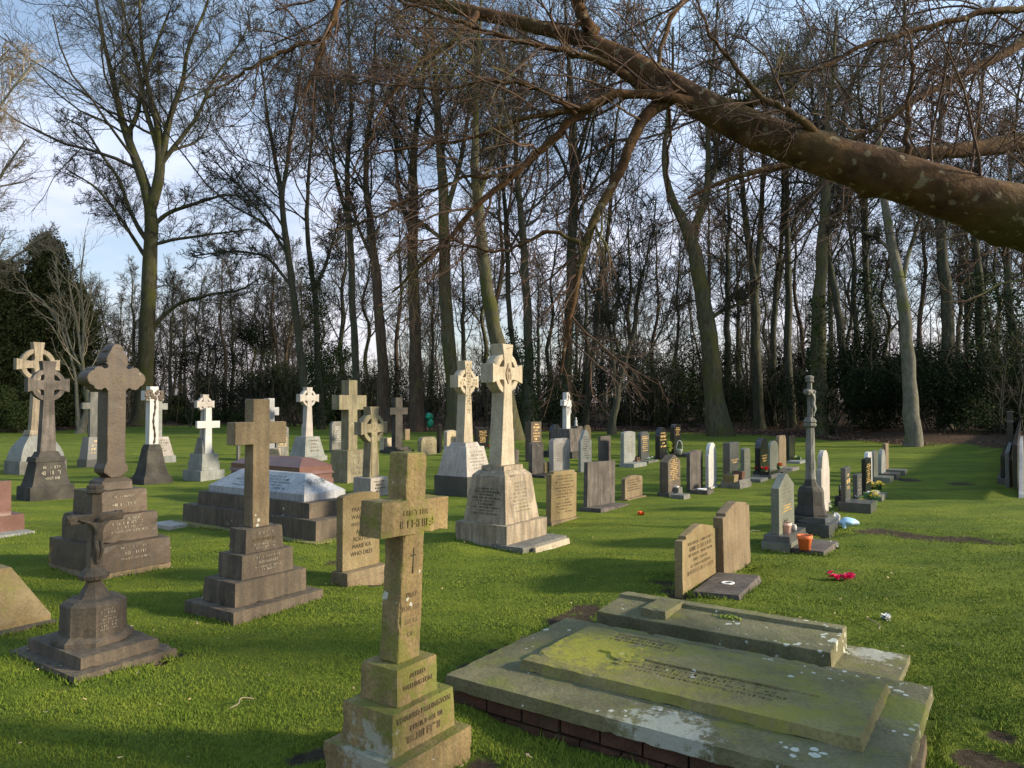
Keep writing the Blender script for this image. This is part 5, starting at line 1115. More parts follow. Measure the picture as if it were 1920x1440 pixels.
def leafmat(name, c1, c2, sc=1.2):
    m, t, b = mat(name); l = t.links.new; g = N(t, 'ShaderNodeNewGeometry'); n = N(t, 'ShaderNodeTexNoise'); n.inputs['Scale'].default_value = sc; n.inputs['Detail'].default_value = 8; n.inputs['Roughness'].default_value = .75; l(g.outputs['Position'], n.inputs[0])
    r = N(t, 'ShaderNodeValToRGB'); r.color_ramp.elements[0].position = .35; r.color_ramp.elements[1].position = .68; r.color_ramp.elements[0].color = (*c1, 1); r.color_ramp.elements[1].color = (*c2, 1); l(n.outputs[0], r.inputs[0]); l(r.outputs[0], b.inputs['Base Color']); b.inputs['Roughness'].default_value = .8; b.inputs['Specular IOR Level'].default_value = .08; return m
M['ivy'] = leafmat('ivy_leaves', (.012, .022, .008), (.035, .06, .018)); M['evergreen'] = leafmat('evergreen_leaves', (.006, .011, .005), (.022, .034, .013)); M['laurel'] = leafmat('laurel_leaves', (.018, .028, .008), (.055, .07, .022)); M['conifer'] = leafmat('conifer_foliage', (.03, .038, .012), (.095, .10, .035))
LV = lambda n1, n2, n3, n4, L1=.34, up=.16, rm=1.0, wob=.17: [dict(n=n1, t0=.35, t1=.98, ang=48, ratio=L1, K=7, up=up, wob=wob, rr=.42, rmin=.03, sides=5), dict(n=n2, t0=.2, t1=1, ang=52, ratio=.55, K=5, up=.08, wob=.22, rr=.55, rmin=.017*rm, sides=3),
     dict(n=n3, t0=.12, t1=1, ang=46, ratio=.62, K=4, up=.05, wob=.25, rr=.6, rmin=.0105*rm, sides=3), dict(n=n4, t0=.15, t1=1, ang=42, ratio=.62, K=3, up=.05, wob=.25, rr=.6, rmin=.0075*rm, sides=3)]
def T(label, stems, D, levels, bm='bark', tm='twig', ts=None, ivy=None, seed=0, name='bare_tree', sides=10, flare=1.25, cat='tree'):
    return tree(name, label, cat, stems, D, levels, M[bm], M[tm], None, ivy, ts, seed, flare=flare, sides=sides)
# the great forked tree on the left
T('great forked bare tree with a mossy trunk standing alone on the left', [
  [(262, 822, 44.7), (268, 740, 37.8), (276, 620, 34.4), (280, 520, 32.7), (285, 450, 31.0), (288, 400, 29.2), (283, 370, 22.4), (268, 330, 22.4), (250, 290, 20.6), (232, 235, 16.3), (212, 160, 12.0), (200, 90, 8.6), (185, 20, 6.0), (175, -60, 3.4)],
  [(288, 405, 25.8), (300, 370, 24.1), (306, 320, 22.4), (300, 240, 15.5), (282, 180, 12.0), (268, 110, 8.6), (262, 30, 6.9), (262, -70, 3.4)],
  [(306, 330, 18.9), (312, 290, 15.5), (322, 220, 12.9), (345, 160, 10.3), (352, 90, 7.7), (385, 20, 5.2), (400, -40, 3.4)],
  [(304, 300, 13.8), (290, 250, 11.2), (272, 200, 11.2), (262, 130, 8.6), (240, 60, 6.0), (225, -20, 3.4)],
  [(232, 240, 12.0), (255, 205, 10.3), (262, 160, 7.7), (290, 90, 6.0), (318, 20, 4.3)],
  [(312, 310, 12.0), (340, 270, 10.3), (375, 220, 7.7), (400, 150, 6.0), (445, 90, 4.3), (470, 40, 2.6)],
  [(285, 460, 12.0), (262, 430, 10.3), (238, 380, 8.6), (228, 340, 7.7), (190, 290, 6.0), (160, 240, 4.3), (120, 220, 2.6)],
  [(278, 480, 10.3), (250, 440, 7.7), (215, 390, 6.9), (180, 350, 5.2), (130, 320, 2.6)],
  [(300, 420, 11.2), (325, 395, 9.5), (370, 380, 7.7), (420, 365, 5.2), (480, 370, 2.6)],
  [(283, 620, 11.2), (305, 585, 9.5), (340, 560, 7.7), (400, 548, 6.0), (450, 545, 4.3), (490, 520, 2.6)],
  [(290, 470, 8.6), (330, 455, 6.9), (400, 440, 5.2), (470, 430, 2.6)]],
  50, LV(16, 9, 8, 4, .36, .08, 1.05), 'bark_moss', 'twig', [(.55, 1)]+[(.15, 1)]*10, seed=1, sides=14)
# pale multi-stem birch, far-left twig tree, conifer
T('slender pale birch with several stems before the dark conifer', [[(150, 818, 22), (158, 780, 16), (166, 740, 9), (158, 700, 7), (150, 640, 6), (140, 590, 5), (128, 530, 4), (118, 470, 2)], [(150, 815, 16), (145, 760, 9), (142, 700, 6), (118, 620, 5), (80, 560, 4), (40, 540, 2)], [(160, 770, 8), (152, 690, 6), (156, 600, 5), (150, 520, 4), (160, 450, 2)], [(158, 700, 6), (130, 640, 4), (112, 560, 4), (104, 480, 2)]],
  40, [dict(n=14, t0=.3, t1=1, ang=35, ratio=.3, K=6, up=.12, wob=.15, rr=.5, rmin=.012, sides=4), dict(n=6, t0=.2, t1=1, ang=40, ratio=.5, K=4, up=.05, wob=.2, rr=.6, rmin=.008)], 'bark_pale', 'twig_pale', None, seed=2)
T('wispy pale tree leaning in from beyond the left edge', [[(-130, 830, 34), (-125, 600, 26), (-110, 400, 20), (-90, 250, 12), (-70, 120, 7), (-60, 40, 3)], [(-125, 520, 10), (-60, 440, 8), (0, 330, 6), (50, 260, 3)], [(-110, 380, 10), (-50, 270, 7), (20, 170, 5), (60, 120, 3)], [(-112, 600, 9), (-40, 520, 6), (30, 480, 5), (90, 440, 3)], [(-95, 260, 8), (-40, 150, 6), (20, 90, 3)]],
  42, LV(14, 8, 7, 3, .34, .06, .9), 'bark_pale', 'twig_pale', None, seed=3)
def conifer(label, px, py, ptop, wpx, D, n, m='conifer', seed=4, name='conifer', lean=0, cat='conifer'):
    global TR; TR = np.random.default_rng(seed); g = AT(px, py, D); h = (py-ptop)/F*D; R = wpx/F*D/2
    root = empty(name, (g[0], g[1], 0), 0, label, cat)
    P = np.array([[[0, 0, -.1], [0, 0, h*.5], [0, 0, h*.98]]]); v, q = tubes(P, np.array([[R*.09, R*.05, .02]]), 8); obj('trunk', np_mesh('trunk', v, q), M['bark_brown'], root)
    # whorled drooping boughs carrying foliage
    nb_ = int(n/55); zb = h*(.03+.95*TR.random(nb_)**1.15); a = TR.uniform(0, 6.283, nb_); rb = R*(1-zb/h)**.42*TR.uniform(.35, 1.25, nb_); rb = np.maximum(rb, .25)
    t = TR.random((nb_, 55))**.6; rr = rb[:, None]*t; aa = a[:, None]+TR.normal(0, .13, (nb_, 55)); zz = zb[:, None]-.10*rr+TR.normal(0, .10*R/2+.05, (nb_, 55))+.03*rr**2
    c = np.stack([rr*np.cos(aa), rr*np.sin(aa), np.maximum(zz, .1)], -1).reshape(-1, 3); obj('crown', leaves(c, .17*D/45), M[m], root); return root
conifer('large dark conifer filling the left edge behind the crosses', 82, 812, 446, 190, 46, 80000)
conifer('second dark conifer at the very left edge', 5, 815, 495, 170, 44, 60000, seed=41)
conifer('lower dark conifer right of the large one', 140, 808, 540, 130, 49, 45000, seed=42)
def bush(label, px, py, ptop, wpx, D, n, m='evergreen', seed=5, name='evergreen_shrub', leaf=.16, cat='shrub', lobes=9, stems=True):
    global TR; TR = np.random.default_rng(seed); g = AT(px, py, D); h = (py-ptop)/F*D; R = wpx/F*D/2; root = empty(name, (g[0], g[1], height(g[0:1], g[1:2])[0]), 0, label, cat)
    lc = np.stack([TR.uniform(-.8, .8, lobes)*R, TR.uniform(-.5, .5, lobes)*R, TR.uniform(.12, .72, lobes)*h], 1); lr = TR.uniform(.2, .42, lobes)*min(R, h)*1.1; lr = np.minimum(lr, h-lc[:, 2]*.98+.0)+.1
    n = int(n*1.8); leaf *= .72
    k = TR.integers(0, lobes, n); d = TR.normal(size=(n, 3)); d /= np.linalg.norm(d, axis=1)[:, None]; c = lc[k]+d*(lr[k]*(TR.random(n)**.28))[:, None]*np.array([1.15, 1, 1]); c[:, 2] = np.abs(c[:, 2])
    obj('foliage', leaves(c, leaf), M[m], root)
    if stems:
        P0 = np.stack([TR.uniform(-.3, .3, 7)*R, TR.uniform(-.2, .2, 7)*R, np.full(7, -.05)], 1); P = np.stack([P0+(lc[TR.integers(0, lobes, 7)]-P0)*t_ for t_ in (0, .5, 1)], 1); v, q = tubes(P, np.full((7, 3), .04), 5); obj('stems', np_mesh('stems', v, q), M['bark'], root)
    return root
# front row of the wood -------------------------------------------------
W = lambda s, d=0: s
LS = LV(15, 9, 7, 3, .38, .12, 1.1)
T('tall twin-stemmed bare tree leaning left, left of the dark ivy-covered one', [[(577, 800, 22), (568, 700, 17), (556, 600, 16), (545, 520, 15), (534, 440, 14), (528, 370, 13), (522, 320, 10), (510, 270, 8), (500, 180, 6), (490, 80, 4)], [(536, 430, 12), (530, 380, 11), (540, 320, 9), (545, 250, 7), (560, 160, 5), (570, 80, 3)], [(530, 470, 7), (490, 400, 6), (440, 340, 4), (400, 300, 3)], [(548, 540, 8), (500, 480, 6), (440, 470, 5), (360, 480, 3)]], 44, LV(15, 9, 7, 3, .38, .1, 1.1), 'bark', 'twig', [.45, .15, .15, .15], seed=11)
T('bare tree with trunk thickly wrapped in dark ivy', [[(602, 800, 18), (598, 700, 14), (594, 600, 14), (590, 530, 12), (574, 450, 11), (572, 380, 9), (580, 300, 7), (590, 200, 5), (600, 90, 3)], [(592, 540, 9), (610, 500, 8), (625, 450, 6), (640, 400, 4)]], 46, LS, 'bark', 'twig', [.5, .2], ivy=(.2, 10.5, 5200, .75), seed=12)
T('straight slim bare tree above the boulder cross', [[(668, 808, 24), (665, 720, 17), (662, 600, 16), (658, 480, 15), (652, 380, 13), (650, 330, 12), (655, 220, 9), (650, 100, 6), (652, 0, 4)], [(655, 420, 9), (630, 340, 7), (620, 240, 5), (610, 130, 3)]], 42, LS, seed=13, ts=[.45, .2])
T('rough brown-barked bare tree with a slight bend, left of the green bag', [[(725, 808, 32), (718, 700, 25), (708, 600, 23), (704, 530, 22), (695, 460, 19), (690, 380, 15), (685, 280, 11), (700, 160, 8), (705, 40, 5)], [(700, 500, 10), (672, 430, 7), (650, 350, 5)]], 40, LS, 'bark_brown', 'twig', [.5, .2], seed=14)
T('thick brown-barked straight tree directly left of the green bag', [[(783, 808, 36), (779, 720, 28), (776, 600, 27), (773, 500, 25), (770, 420, 22), (775, 300, 16), (790, 180, 11), (800, 60, 7)], [(772, 440, 12), (745, 350, 9), (740, 240, 6), (730, 120, 4)]], 40, LS, 'bark_brown', 'twig', [.5, .2], seed=15)
T('big mossy green trunk behind the knotwork wheel cross', [[(852, 815, 44), (847, 720, 33), (840, 600, 31), (835, 500, 28), (830, 420, 25), (827, 300, 22), (822, 200, 17), (815, 100, 12), (800, 0, 8), (790, -80, 4)], [(830, 400, 14), (862, 300, 11), (880, 200, 8), (905, 80, 5)], [(832, 460, 10), (790, 420, 8), (740, 380, 5)]], 38, LS, 'bark_moss', 'twig', [.55, .2, .2], seed=16)
T('curving mossy tree rising behind the tallest cross', [[(962, 815, 50), (952, 740, 42), (938, 650, 36), (926, 590, 34), (912, 520, 30), (902, 450, 26), (892, 380, 24), (886, 300, 20), (890, 200, 14), (900, 90, 9), (905, -20, 5)], [(890, 370, 13), (925, 280, 10), (945, 170, 7), (960, 60, 4)]], 33, LS, 'bark_moss', 'twig', [.5, .2], seed=17)
T('bare tree just right of the curving mossy one', [[(990, 812, 28), (988, 700, 22), (985, 600, 21), (982, 500, 19), (975, 400, 16), (965, 300, 12), (975, 180, 8), (985, 60, 5)]], 39, LV(24, 9, 7, 3, .34, .16), 'bark', 'twig', [.45], seed=18, ivy=(.2, 5, 1600, .4))
T('thin bare tree between two thicker ones right of the tallest cross', [[(1010, 808, 16), (958, 640, 13), (950, 520, 12), (948, 400, 10), (940, 250, 7), (930, 100, 4)]], 43, LV(18, 7, 7, 3, .28, .16), 'bark', 'twig', [.45], seed=19, ivy=(.2, 6, 1500, .35))
T('tall straight tree behind the white marble crucifix', [[(1062, 806, 34), (1064, 700, 24), (1068, 600, 23), (1072, 500, 22), (1078, 400, 21), (1080, 300, 19), (1072, 200, 13), (1068, 100, 9), (1060, 0, 6)], [(1080, 310, 11), (1105, 220, 8), (1115, 120, 5)], [(1075, 430, 9), (1110, 350, 7), (1150, 260, 4)]], 42, LS, 'bark', 'twig', [.5, .2, .2], seed=20, ivy=(.2, 7, 2600, .5))
T('slim leaning tree right of the marble crucifix', [[(1096, 808, 18), (1108, 700, 13), (1120, 600, 12), (1128, 500, 11), (1140, 400, 9), (1150, 280, 7), (1165, 150, 4)]], 44, LV(20, 9, 7, 3, .34, .16), 'bark', 'twig', [.35], seed=21)
T('forked scrubby tree with low branches, centre right of the wood edge', [[(1148, 812, 20), (1155, 740, 14), (1175, 660, 11), (1195, 580, 8), (1215, 480, 5), (1230, 380, 3)], [(1152, 760, 10), (1150, 680, 8), (1140, 600, 6), (1135, 500, 4)], [(1170, 680, 8), (1150, 620, 6), (1160, 540, 4)], [(1158, 740, 8), (1210, 680, 6), (1250, 600, 4), (1270, 520, 2)]], 38, LV(13, 8, 7, 3, .36, .08, 1), 'bark', 'twig', [.3, .2, .2, .2], seed=22)
T('big Y-forked mossy tree with a leaning trunk, centre right', [[(1352, 815, 56), (1342, 740, 44), (1330, 660, 42), (1322, 600, 40), (1312, 520, 34), (1302, 460, 32), (1296, 430, 32), (1278, 400, 22), (1258, 370, 16), (1242, 320, 13), (1250, 240, 11), (1262, 150, 7), (1262, 50, 4)], [(1298, 440, 24), (1312, 400, 19), (1328, 360, 16), (1330, 290, 12), (1325, 200, 9), (1340, 100, 6), (1345, 0, 3)], [(1328, 370, 11), (1345, 310, 9), (1340, 240, 6)], [(1320, 615, 12), (1350, 590, 9), (1390, 570, 6), (1420, 540, 4)]], 36, LS, 'bark_moss', 'twig', [.7, .2, .2, .2], seed=23, sides=12)
T('straight dark tree with two upward stems, right of the Y-forked one', [[(1425, 812, 26), (1420, 700, 22), (1416, 600, 21), (1414, 530, 19), (1402, 460, 15), (1395, 380, 12), (1390, 260, 9), (1380, 120, 5)], [(1416, 560, 15), (1424, 480, 14), (1428, 400, 12), (1432, 280, 8), (1440, 140, 4)]], 40, LS, 'bark', 'twig', [.45, .25], seed=24)
T('close pair of thin stems right of centre', [[(1452, 812, 18), (1446, 700, 14), (1446, 600, 13), (1460, 500, 11), (1468, 400, 9), (1475, 250, 6), (1480, 100, 3)], [(1446, 640, 10), (1455, 560, 8), (1470, 480, 6), (1500, 380, 4)]], 42, LS, 'bark', 'twig', [.4, .25], seed=25)
T('slim upright tree behind the column crucifix', [[(1482, 812, 24), (1478, 700, 18), (1476, 600, 17), (1475, 500, 14), (1480, 380, 11), (1478, 240, 7), (1490, 100, 4)]], 40, LV(20, 9, 7, 3, .34, .16), 'bark', 'twig', [.4], seed=26)
T('thick mossy tree with a torn pale streak, right of the column crucifix', [[(1535, 828, 42), (1534, 720, 34), (1536, 640, 36), (1540, 560, 28), (1544, 500, 26), (1550, 420, 24), (1552, 350, 20), (1550, 250, 14), (1565, 130, 9), (1570, 20, 5)], [(1546, 480, 10), (1560, 420, 8), (1590, 360, 5)]], 34, LS, 'bark_moss', 'twig', [.5, .2], seed=27, ivy=(.2, 6.5, 2200, .35))
T('dark tree leaning left beside the thick mossy one', [[(1610, 822, 22), (1590, 720, 19), (1578, 640, 18), (1566, 560, 16), (1556, 500, 13), (1545, 400, 10), (1530, 280, 7), (1520, 140, 4)]], 38, LV(20, 9, 7, 3, .34, .16), 'bark', 'twig', [.45], seed=28)
T('pale slender trunk above the dark evergreens', [[(1642, 830, 22), (1640, 700, 17), (1634, 600, 16), (1628, 500, 14), (1624, 400, 12), (1615, 260, 8), (1610, 100, 4)]], 38, LV(22, 9, 7, 3, .34, .16), 'bark', 'twig', [.45], seed=29, ivy=(3, 8.5, 2200, .55))
T('pale smooth-barked leaning trunk standing forward at the lawn edge, right', [[(1712, 842, 40), (1706, 770, 33), (1702, 700, 30), (1698, 620, 26), (1690, 560, 24), (1680, 510, 24), (1668, 460, 20), (1658, 410, 18), (1648, 340, 14), (1650, 240, 10), (1660, 120, 6), (1670, 20, 4)], [(1688, 540, 14), (1700, 480, 10), (1722, 420, 8), (1740, 320, 5)], [(1670, 470, 9), (1640, 440, 7), (1600, 430, 4)]], 27.5, LV(12, 10, 8, 3, .34, .12, .8), 'bark_pale', 'twig', [.6, .25, .2], seed=30, sides=14, flare=1.12)
T('thick grey tree between the pale trunk and the right edge', [[(1770, 836, 38), (1772, 720, 29), (1774, 620, 27), (1768, 520, 26), (1764, 440, 22), (1755, 340, 15), (1765, 220, 10), (1780, 80, 6)], [(1768, 440, 12), (1790, 400, 10), (1810, 320, 7)]], 34, LS, 'bark', 'twig', [.5, .2], seed=31)
T('ivy-hung tree second from the right edge', [[(1848, 845, 30), (1845, 720, 22), (1840, 600, 20), (1830, 500, 18), (1828, 400, 14), (1835, 260, 9), (1845, 100, 5)]], 34, LV(22, 9, 7, 3, .34, .14), 'bark', 'twig', [.45], seed=32, ivy=(2.5, 7.5, 3200, .6))
T('tree cut by the right edge behind the dark memorial post', [[(1912, 855, 26), (1905, 720, 20), (1895, 600, 18), (1888, 500, 15), (1890, 380, 11), (1905, 240, 7), (1920, 100, 4)]], 32, LV(22, 9, 7, 3, .34, .14), 'bark', 'twig', [.4], seed=33, ivy=(.5, 6.5, 3000, .5))
# second row: copies of four trees set deeper in the wood
protos = []
for i, (w0, h_) in enumerate(((17, 13.5), (13, 12.5), (15, 14.5), (12, 12))):
    D = 60; py0 = 800; sc_ = F/D
    st = [(960+TR.uniform(-6, 6)*j*.6, py0-j*h_*1.35*sc_/8, w0*(1-j/9.5)) for j in range(9)]
    protos.append(st)
deep = [(318, 62), (372, 66), (418, 58), (455, 70), (640, 60), (690, 56), (745, 62), (810, 58), (868, 54), (905, 60), (930, 52), (1030, 56), (1100, 62), (1180, 55), (1228, 60), (1270, 52), (1365, 50), (1385, 62), (1500, 52), (1590, 56), (1605, 48), (1668, 50), (1730, 46), (1800, 52), (1815, 44), (1875, 48), (1940, 44), (2000, 42), (2080, 40), (600, 72), (540, 68), (490, 64), (250, 64), (190, 60), (1330, 66), (1440, 58), (1560, 64), (1690, 60), (1860, 62), (1130, 70), (1010, 72), (780, 74), (130, 66), (160, 72), (220, 70), (285, 74), (340, 72), (400, 74), (435, 66), (475, 72), (515, 62), (565, 76), (60, 70)]
PR = []
for i, st in enumerate(protos):
    r = T('', st and [st], 60, LV(20, 9, 7, 2, .26, .12, 1.3), ('bark', 'bark_moss', 'bark_brown', 'bark')[i], 'twig', [.38], seed=50+i, sides=7, ivy=(.2, 5.5, 1500, .6) if i in (1, 3) else None); PR.append(r)
dup = random.Random(9); far_lab = 'slim bare tree deep in the wood behind the front row of trunks'
gk = 0
for i, (px, D) in enumerate(deep):
    src = PR[i % 4] if i >= 4 else PR[i]
    if i < 4: rt = src
    else:
        rt = src.copy(); COL.objects.link(rt)
        for ch in src.children: q = ch.copy(); COL.objects.link(q); q.parent = rt
    g = AT(px, 800, D); rt.location = (g[0], g[1], height(g[0:1], g[1:2])[0]-.05); rt.rotation_euler = (0, 0, dup.uniform(0, 6.28)); s_ = dup.uniform(.8, 1.1) if px > 520 else dup.uniform(.62, .82); rt.scale = (s_, s_, s_)
    rt['label'] = far_lab; rt['category'] = 'tree'; rt['group'] = 'slim trees deep in the wood'
# the wood's edge curves round beyond the right side of the picture
for i in range(4):
    src = PR[(i*3) % 4]; rt = src.copy(); COL.objects.link(rt)
    for ch in src.children: q = ch.copy(); COL.objects.link(q); q.parent = rt
    x_ = 30+(i % 2)*11+dup.uniform(-1.6, 1.6); y_ = 12+(i//2)*11+(i % 2)*4+dup.uniform(-1.5, 1.5)
    rt.location = (x_, y_, 0); rt.rotation_euler = (0, 0, dup.uniform(0, 6.28)); s_ = dup.uniform(.8, 1.1); rt.scale = (s_, s_, s_)
    rt['label'] = 'bare tree standing beyond the right side of the picture'; rt['category'] = 'tree'; rt['group'] = 'trees beyond the right side'
# far wood as one mass
TR = np.random.default_rng(91); bits = []; nf = 120
base = np.zeros((nf, 3)); th = TR.uniform(-.72, .75, nf); Dd = TR.uniform(72, 120, nf); base[:, 0] = th*Dd; base[:, 1] = Dd; hh = np.where(th < -.25, TR.uniform(11, 15, nf), TR.uniform(12, 18, nf))
P = base[:, None]+np.stack([np.cumsum(TR.normal(0, .25, (nf, 8)), 1), np.zeros((nf, 8)), np.linspace(0, 1, 8)[None]*hh[:, None]], -1); R = TR.uniform(.12, .25, nf)[:, None]*np.linspace(1, .15, 8)[None]; PLn = hh
bits.append(tubes(P, R, 5)); cp_, cr_, cl_ = P, R, PLn
for lv in (dict(n=14, t0=.25, t1=1, ang=45, ratio=.32, K=5, up=.12, wob=.18, rr=.45, rmin=.03), dict(n=7, t0=.2, t1=1, ang=45, ratio=.5, K=4, up=.08, wob=.22, rr=.5, rmin=.02), dict(n=6, t0=.2, t1=1, ang=45, ratio=.55, K=3, up=.05, wob=.25, rr=.6, rmin=.014)):
    cp_, cr_, cl_ = grow(cp_, cr_, cl_, **lv); bits.append(tubes(cp_, cr_, 3))
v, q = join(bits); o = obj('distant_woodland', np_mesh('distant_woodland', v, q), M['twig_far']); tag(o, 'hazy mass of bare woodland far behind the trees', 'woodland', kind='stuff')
# bushes and dark evergreens under the trees ----------------------------
bush('low clipped hedge at the back of the lawn, left', 390, 800, 768, 250, 54, 9000, 'laurel', 60, 'hedge', .16, 'hedge', 26, False)
bush('yellow-green rounded laurel bush above the hedge', 325, 792, 742, 62, 57, 3500, 'laurel', 61, leaf=.2)
for i, (px, py, pt, wp, D, n, m, lab) in enumerate([(430, 800, 690, 190, 58, 9000, 'evergreen', 'dark rhododendron mass above the hedge'), (545, 806, 640, 170, 52, 9000, 'evergreen', 'tall dark holly behind the left wheel crosses'),
        (650, 812, 690, 150, 50, 7000, 'evergreen', 'dark shrub behind the boulder cross'), (480, 800, 560, 120, 62, 7000, 'evergreen', 'dark yew behind the holly'), (620, 806, 600, 90, 54, 4500, 'ivy', 'ivy-smothered bush beside the ivy-wrapped tree'),
        (30, 822, 715, 120, 40, 6000, 'laurel', 'olive-green bush low before the conifer'), (230, 812, 640, 130, 58, 6000, 'evergreen', 'dark shrub between the conifer and the great tree'),
        (1590, 838, 640, 210, 34, 13000, 'evergreen', 'big dark evergreen shrub left of the pale trunk'), (1690, 845, 620, 200, 36, 12000, 'evergreen', 'black-green yew thicket behind the pale trunk'), (1780, 850, 660, 180, 31, 9000, 'evergreen', 'dark spreading shrub right of the pale trunk'),
        (1890, 862, 640, 220, 31, 9000, 'laurel', 'yellower green bush at the right edge of the wood'), (1260, 815, 660, 120, 44, 4500, 'laurel', 'thin green bush behind the black headstones'), (1440, 822, 700, 150, 42, 5500, 'evergreen', 'dark undergrowth shrub behind the column crucifix'),
        (1200, 815, 740, 110, 46, 3000, 'laurel', 'sparse green holly in the wood, centre'), (1000, 815, 700, 100, 46, 3500, 'ivy', 'ivy bush at the foot of the centre trees'), (1990, 860, 690, 200, 37, 7000, 'evergreen', 'dark evergreen just beyond the right edge'),
        (380, 800, 600, 150, 66, 8000, 'evergreen', 'dark thicket right of the great tree'), (300, 800, 640, 130, 64, 6000, 'evergreen', 'dark thicket directly behind the great tree'), (700, 806, 660, 150, 56, 7000, 'evergreen', 'dark thicket behind the brown-barked trees'),
        (800, 808, 700, 140, 55, 5500, 'laurel', 'dull green thicket behind the green bag'), (880, 808, 720, 130, 55, 5500, 'evergreen', 'low thicket between the two pale wheel crosses'), (1080, 808, 690, 150, 52, 6500, 'evergreen', 'dark thicket behind the marble crucifix'),
        (1170, 808, 640, 150, 54, 6500, 'evergreen', 'taller thicket right of the marble crucifix'), (1310, 812, 620, 150, 50, 7500, 'evergreen', 'taller dark thicket behind the Y-forked tree'), (1400, 814, 690, 150, 48, 6500, 'laurel', 'dull green thicket right of the Y-forked tree'),
        (1500, 820, 640, 150, 44, 8000, 'evergreen', 'dark thicket behind the thick mossy tree')]):
    bush(lab, px, py, pt, wp, D, n, m, 62+i, leaf=.17 if D > 40 else .14, lobes=14)
# brushwood: thin stems filling the space between the trunks
TR = np.random.default_rng(97); bits = []; nf = 1700; th = TR.uniform(-.66, .80, nf)
Dd = np.interp(th, [-.7, -.2, .3, .5, .8], [56, 46, 42, 34, 29])+TR.uniform(-2, 26, nf)**1.0; base = np.stack([th*Dd, Dd, np.zeros(nf)], 1); base[:, 2] = height(base[:, 0], base[:, 1]); hh = TR.uniform(1.2, 5.5, nf)
P = base[:, None]+np.stack([np.cumsum(TR.normal(0, .14, (nf, 6)), 1), np.cumsum(TR.normal(0, .1, (nf, 6)), 1), np.linspace(0, 1, 6)[None]*hh[:, None]], -1); R = TR.uniform(.012, .04, nf)[:, None]*np.linspace(1, .3, 6)[None]
bits.append(tubes(P, R, 4)); cp_, cr_, cl_ = P, R, hh
for lv in (dict(n=8, t0=.15, t1=1, ang=48, ratio=.42, K=4, up=.10, wob=.2, rr=.5, rmin=.010), dict(n=5, t0=.2, t1=1, ang=45, ratio=.5, K=3, up=.05, wob=.2, rr=.6, rmin=.007)):
    cp_, cr_, cl_ = grow(cp_, cr_, cl_, **lv); bits.append(tubes(cp_, cr_, 3))
v, q = join(bits); o = obj('undergrowth', np_mesh('undergrowth', v, q), M['twig']); tag(o, 'tangle of thin bare stems and brambles between the trunks', 'undergrowth', kind='stuff')
# ================================================================== overhanging tree in the foreground
TR = np.random.default_rng(123)
root = empty('overhanging_tree', (6.9, 1.7, 0), 0, 'thick lichened limb with reddish twigs sweeping in from the right edge across the top', 'tree')
base = np.array([6.9, 1.7, 0.])
def limb(pts, K=16):
    return resample([[*AT(px, py, Y), w_/F*Y/2] for px, py, w_, Y in pts], K)
MAIN = [(2750, 640, 190, 4.25), (2300, 480, 170, 4.1), (2080, 455, 150, 4.0), (1920, 417, 116, 4.0), (1800, 362, 98, 4.0), (1660, 324, 87, 4.05), (1540, 294, 80, 4.1), (1420, 254, 76, 4.2), (1300, 195, 62, 4.3), (1240, 152, 50, 4.4), (1184, 104, 36, 4.5), (1090, 61, 28, 4.6), (1020, 54, 27, 4.7), (861, 17, 26, 4.8), (800, 2, 22, 4.9), (700, -22, 16, 5.0), (560, -60, 10, 5.1)]
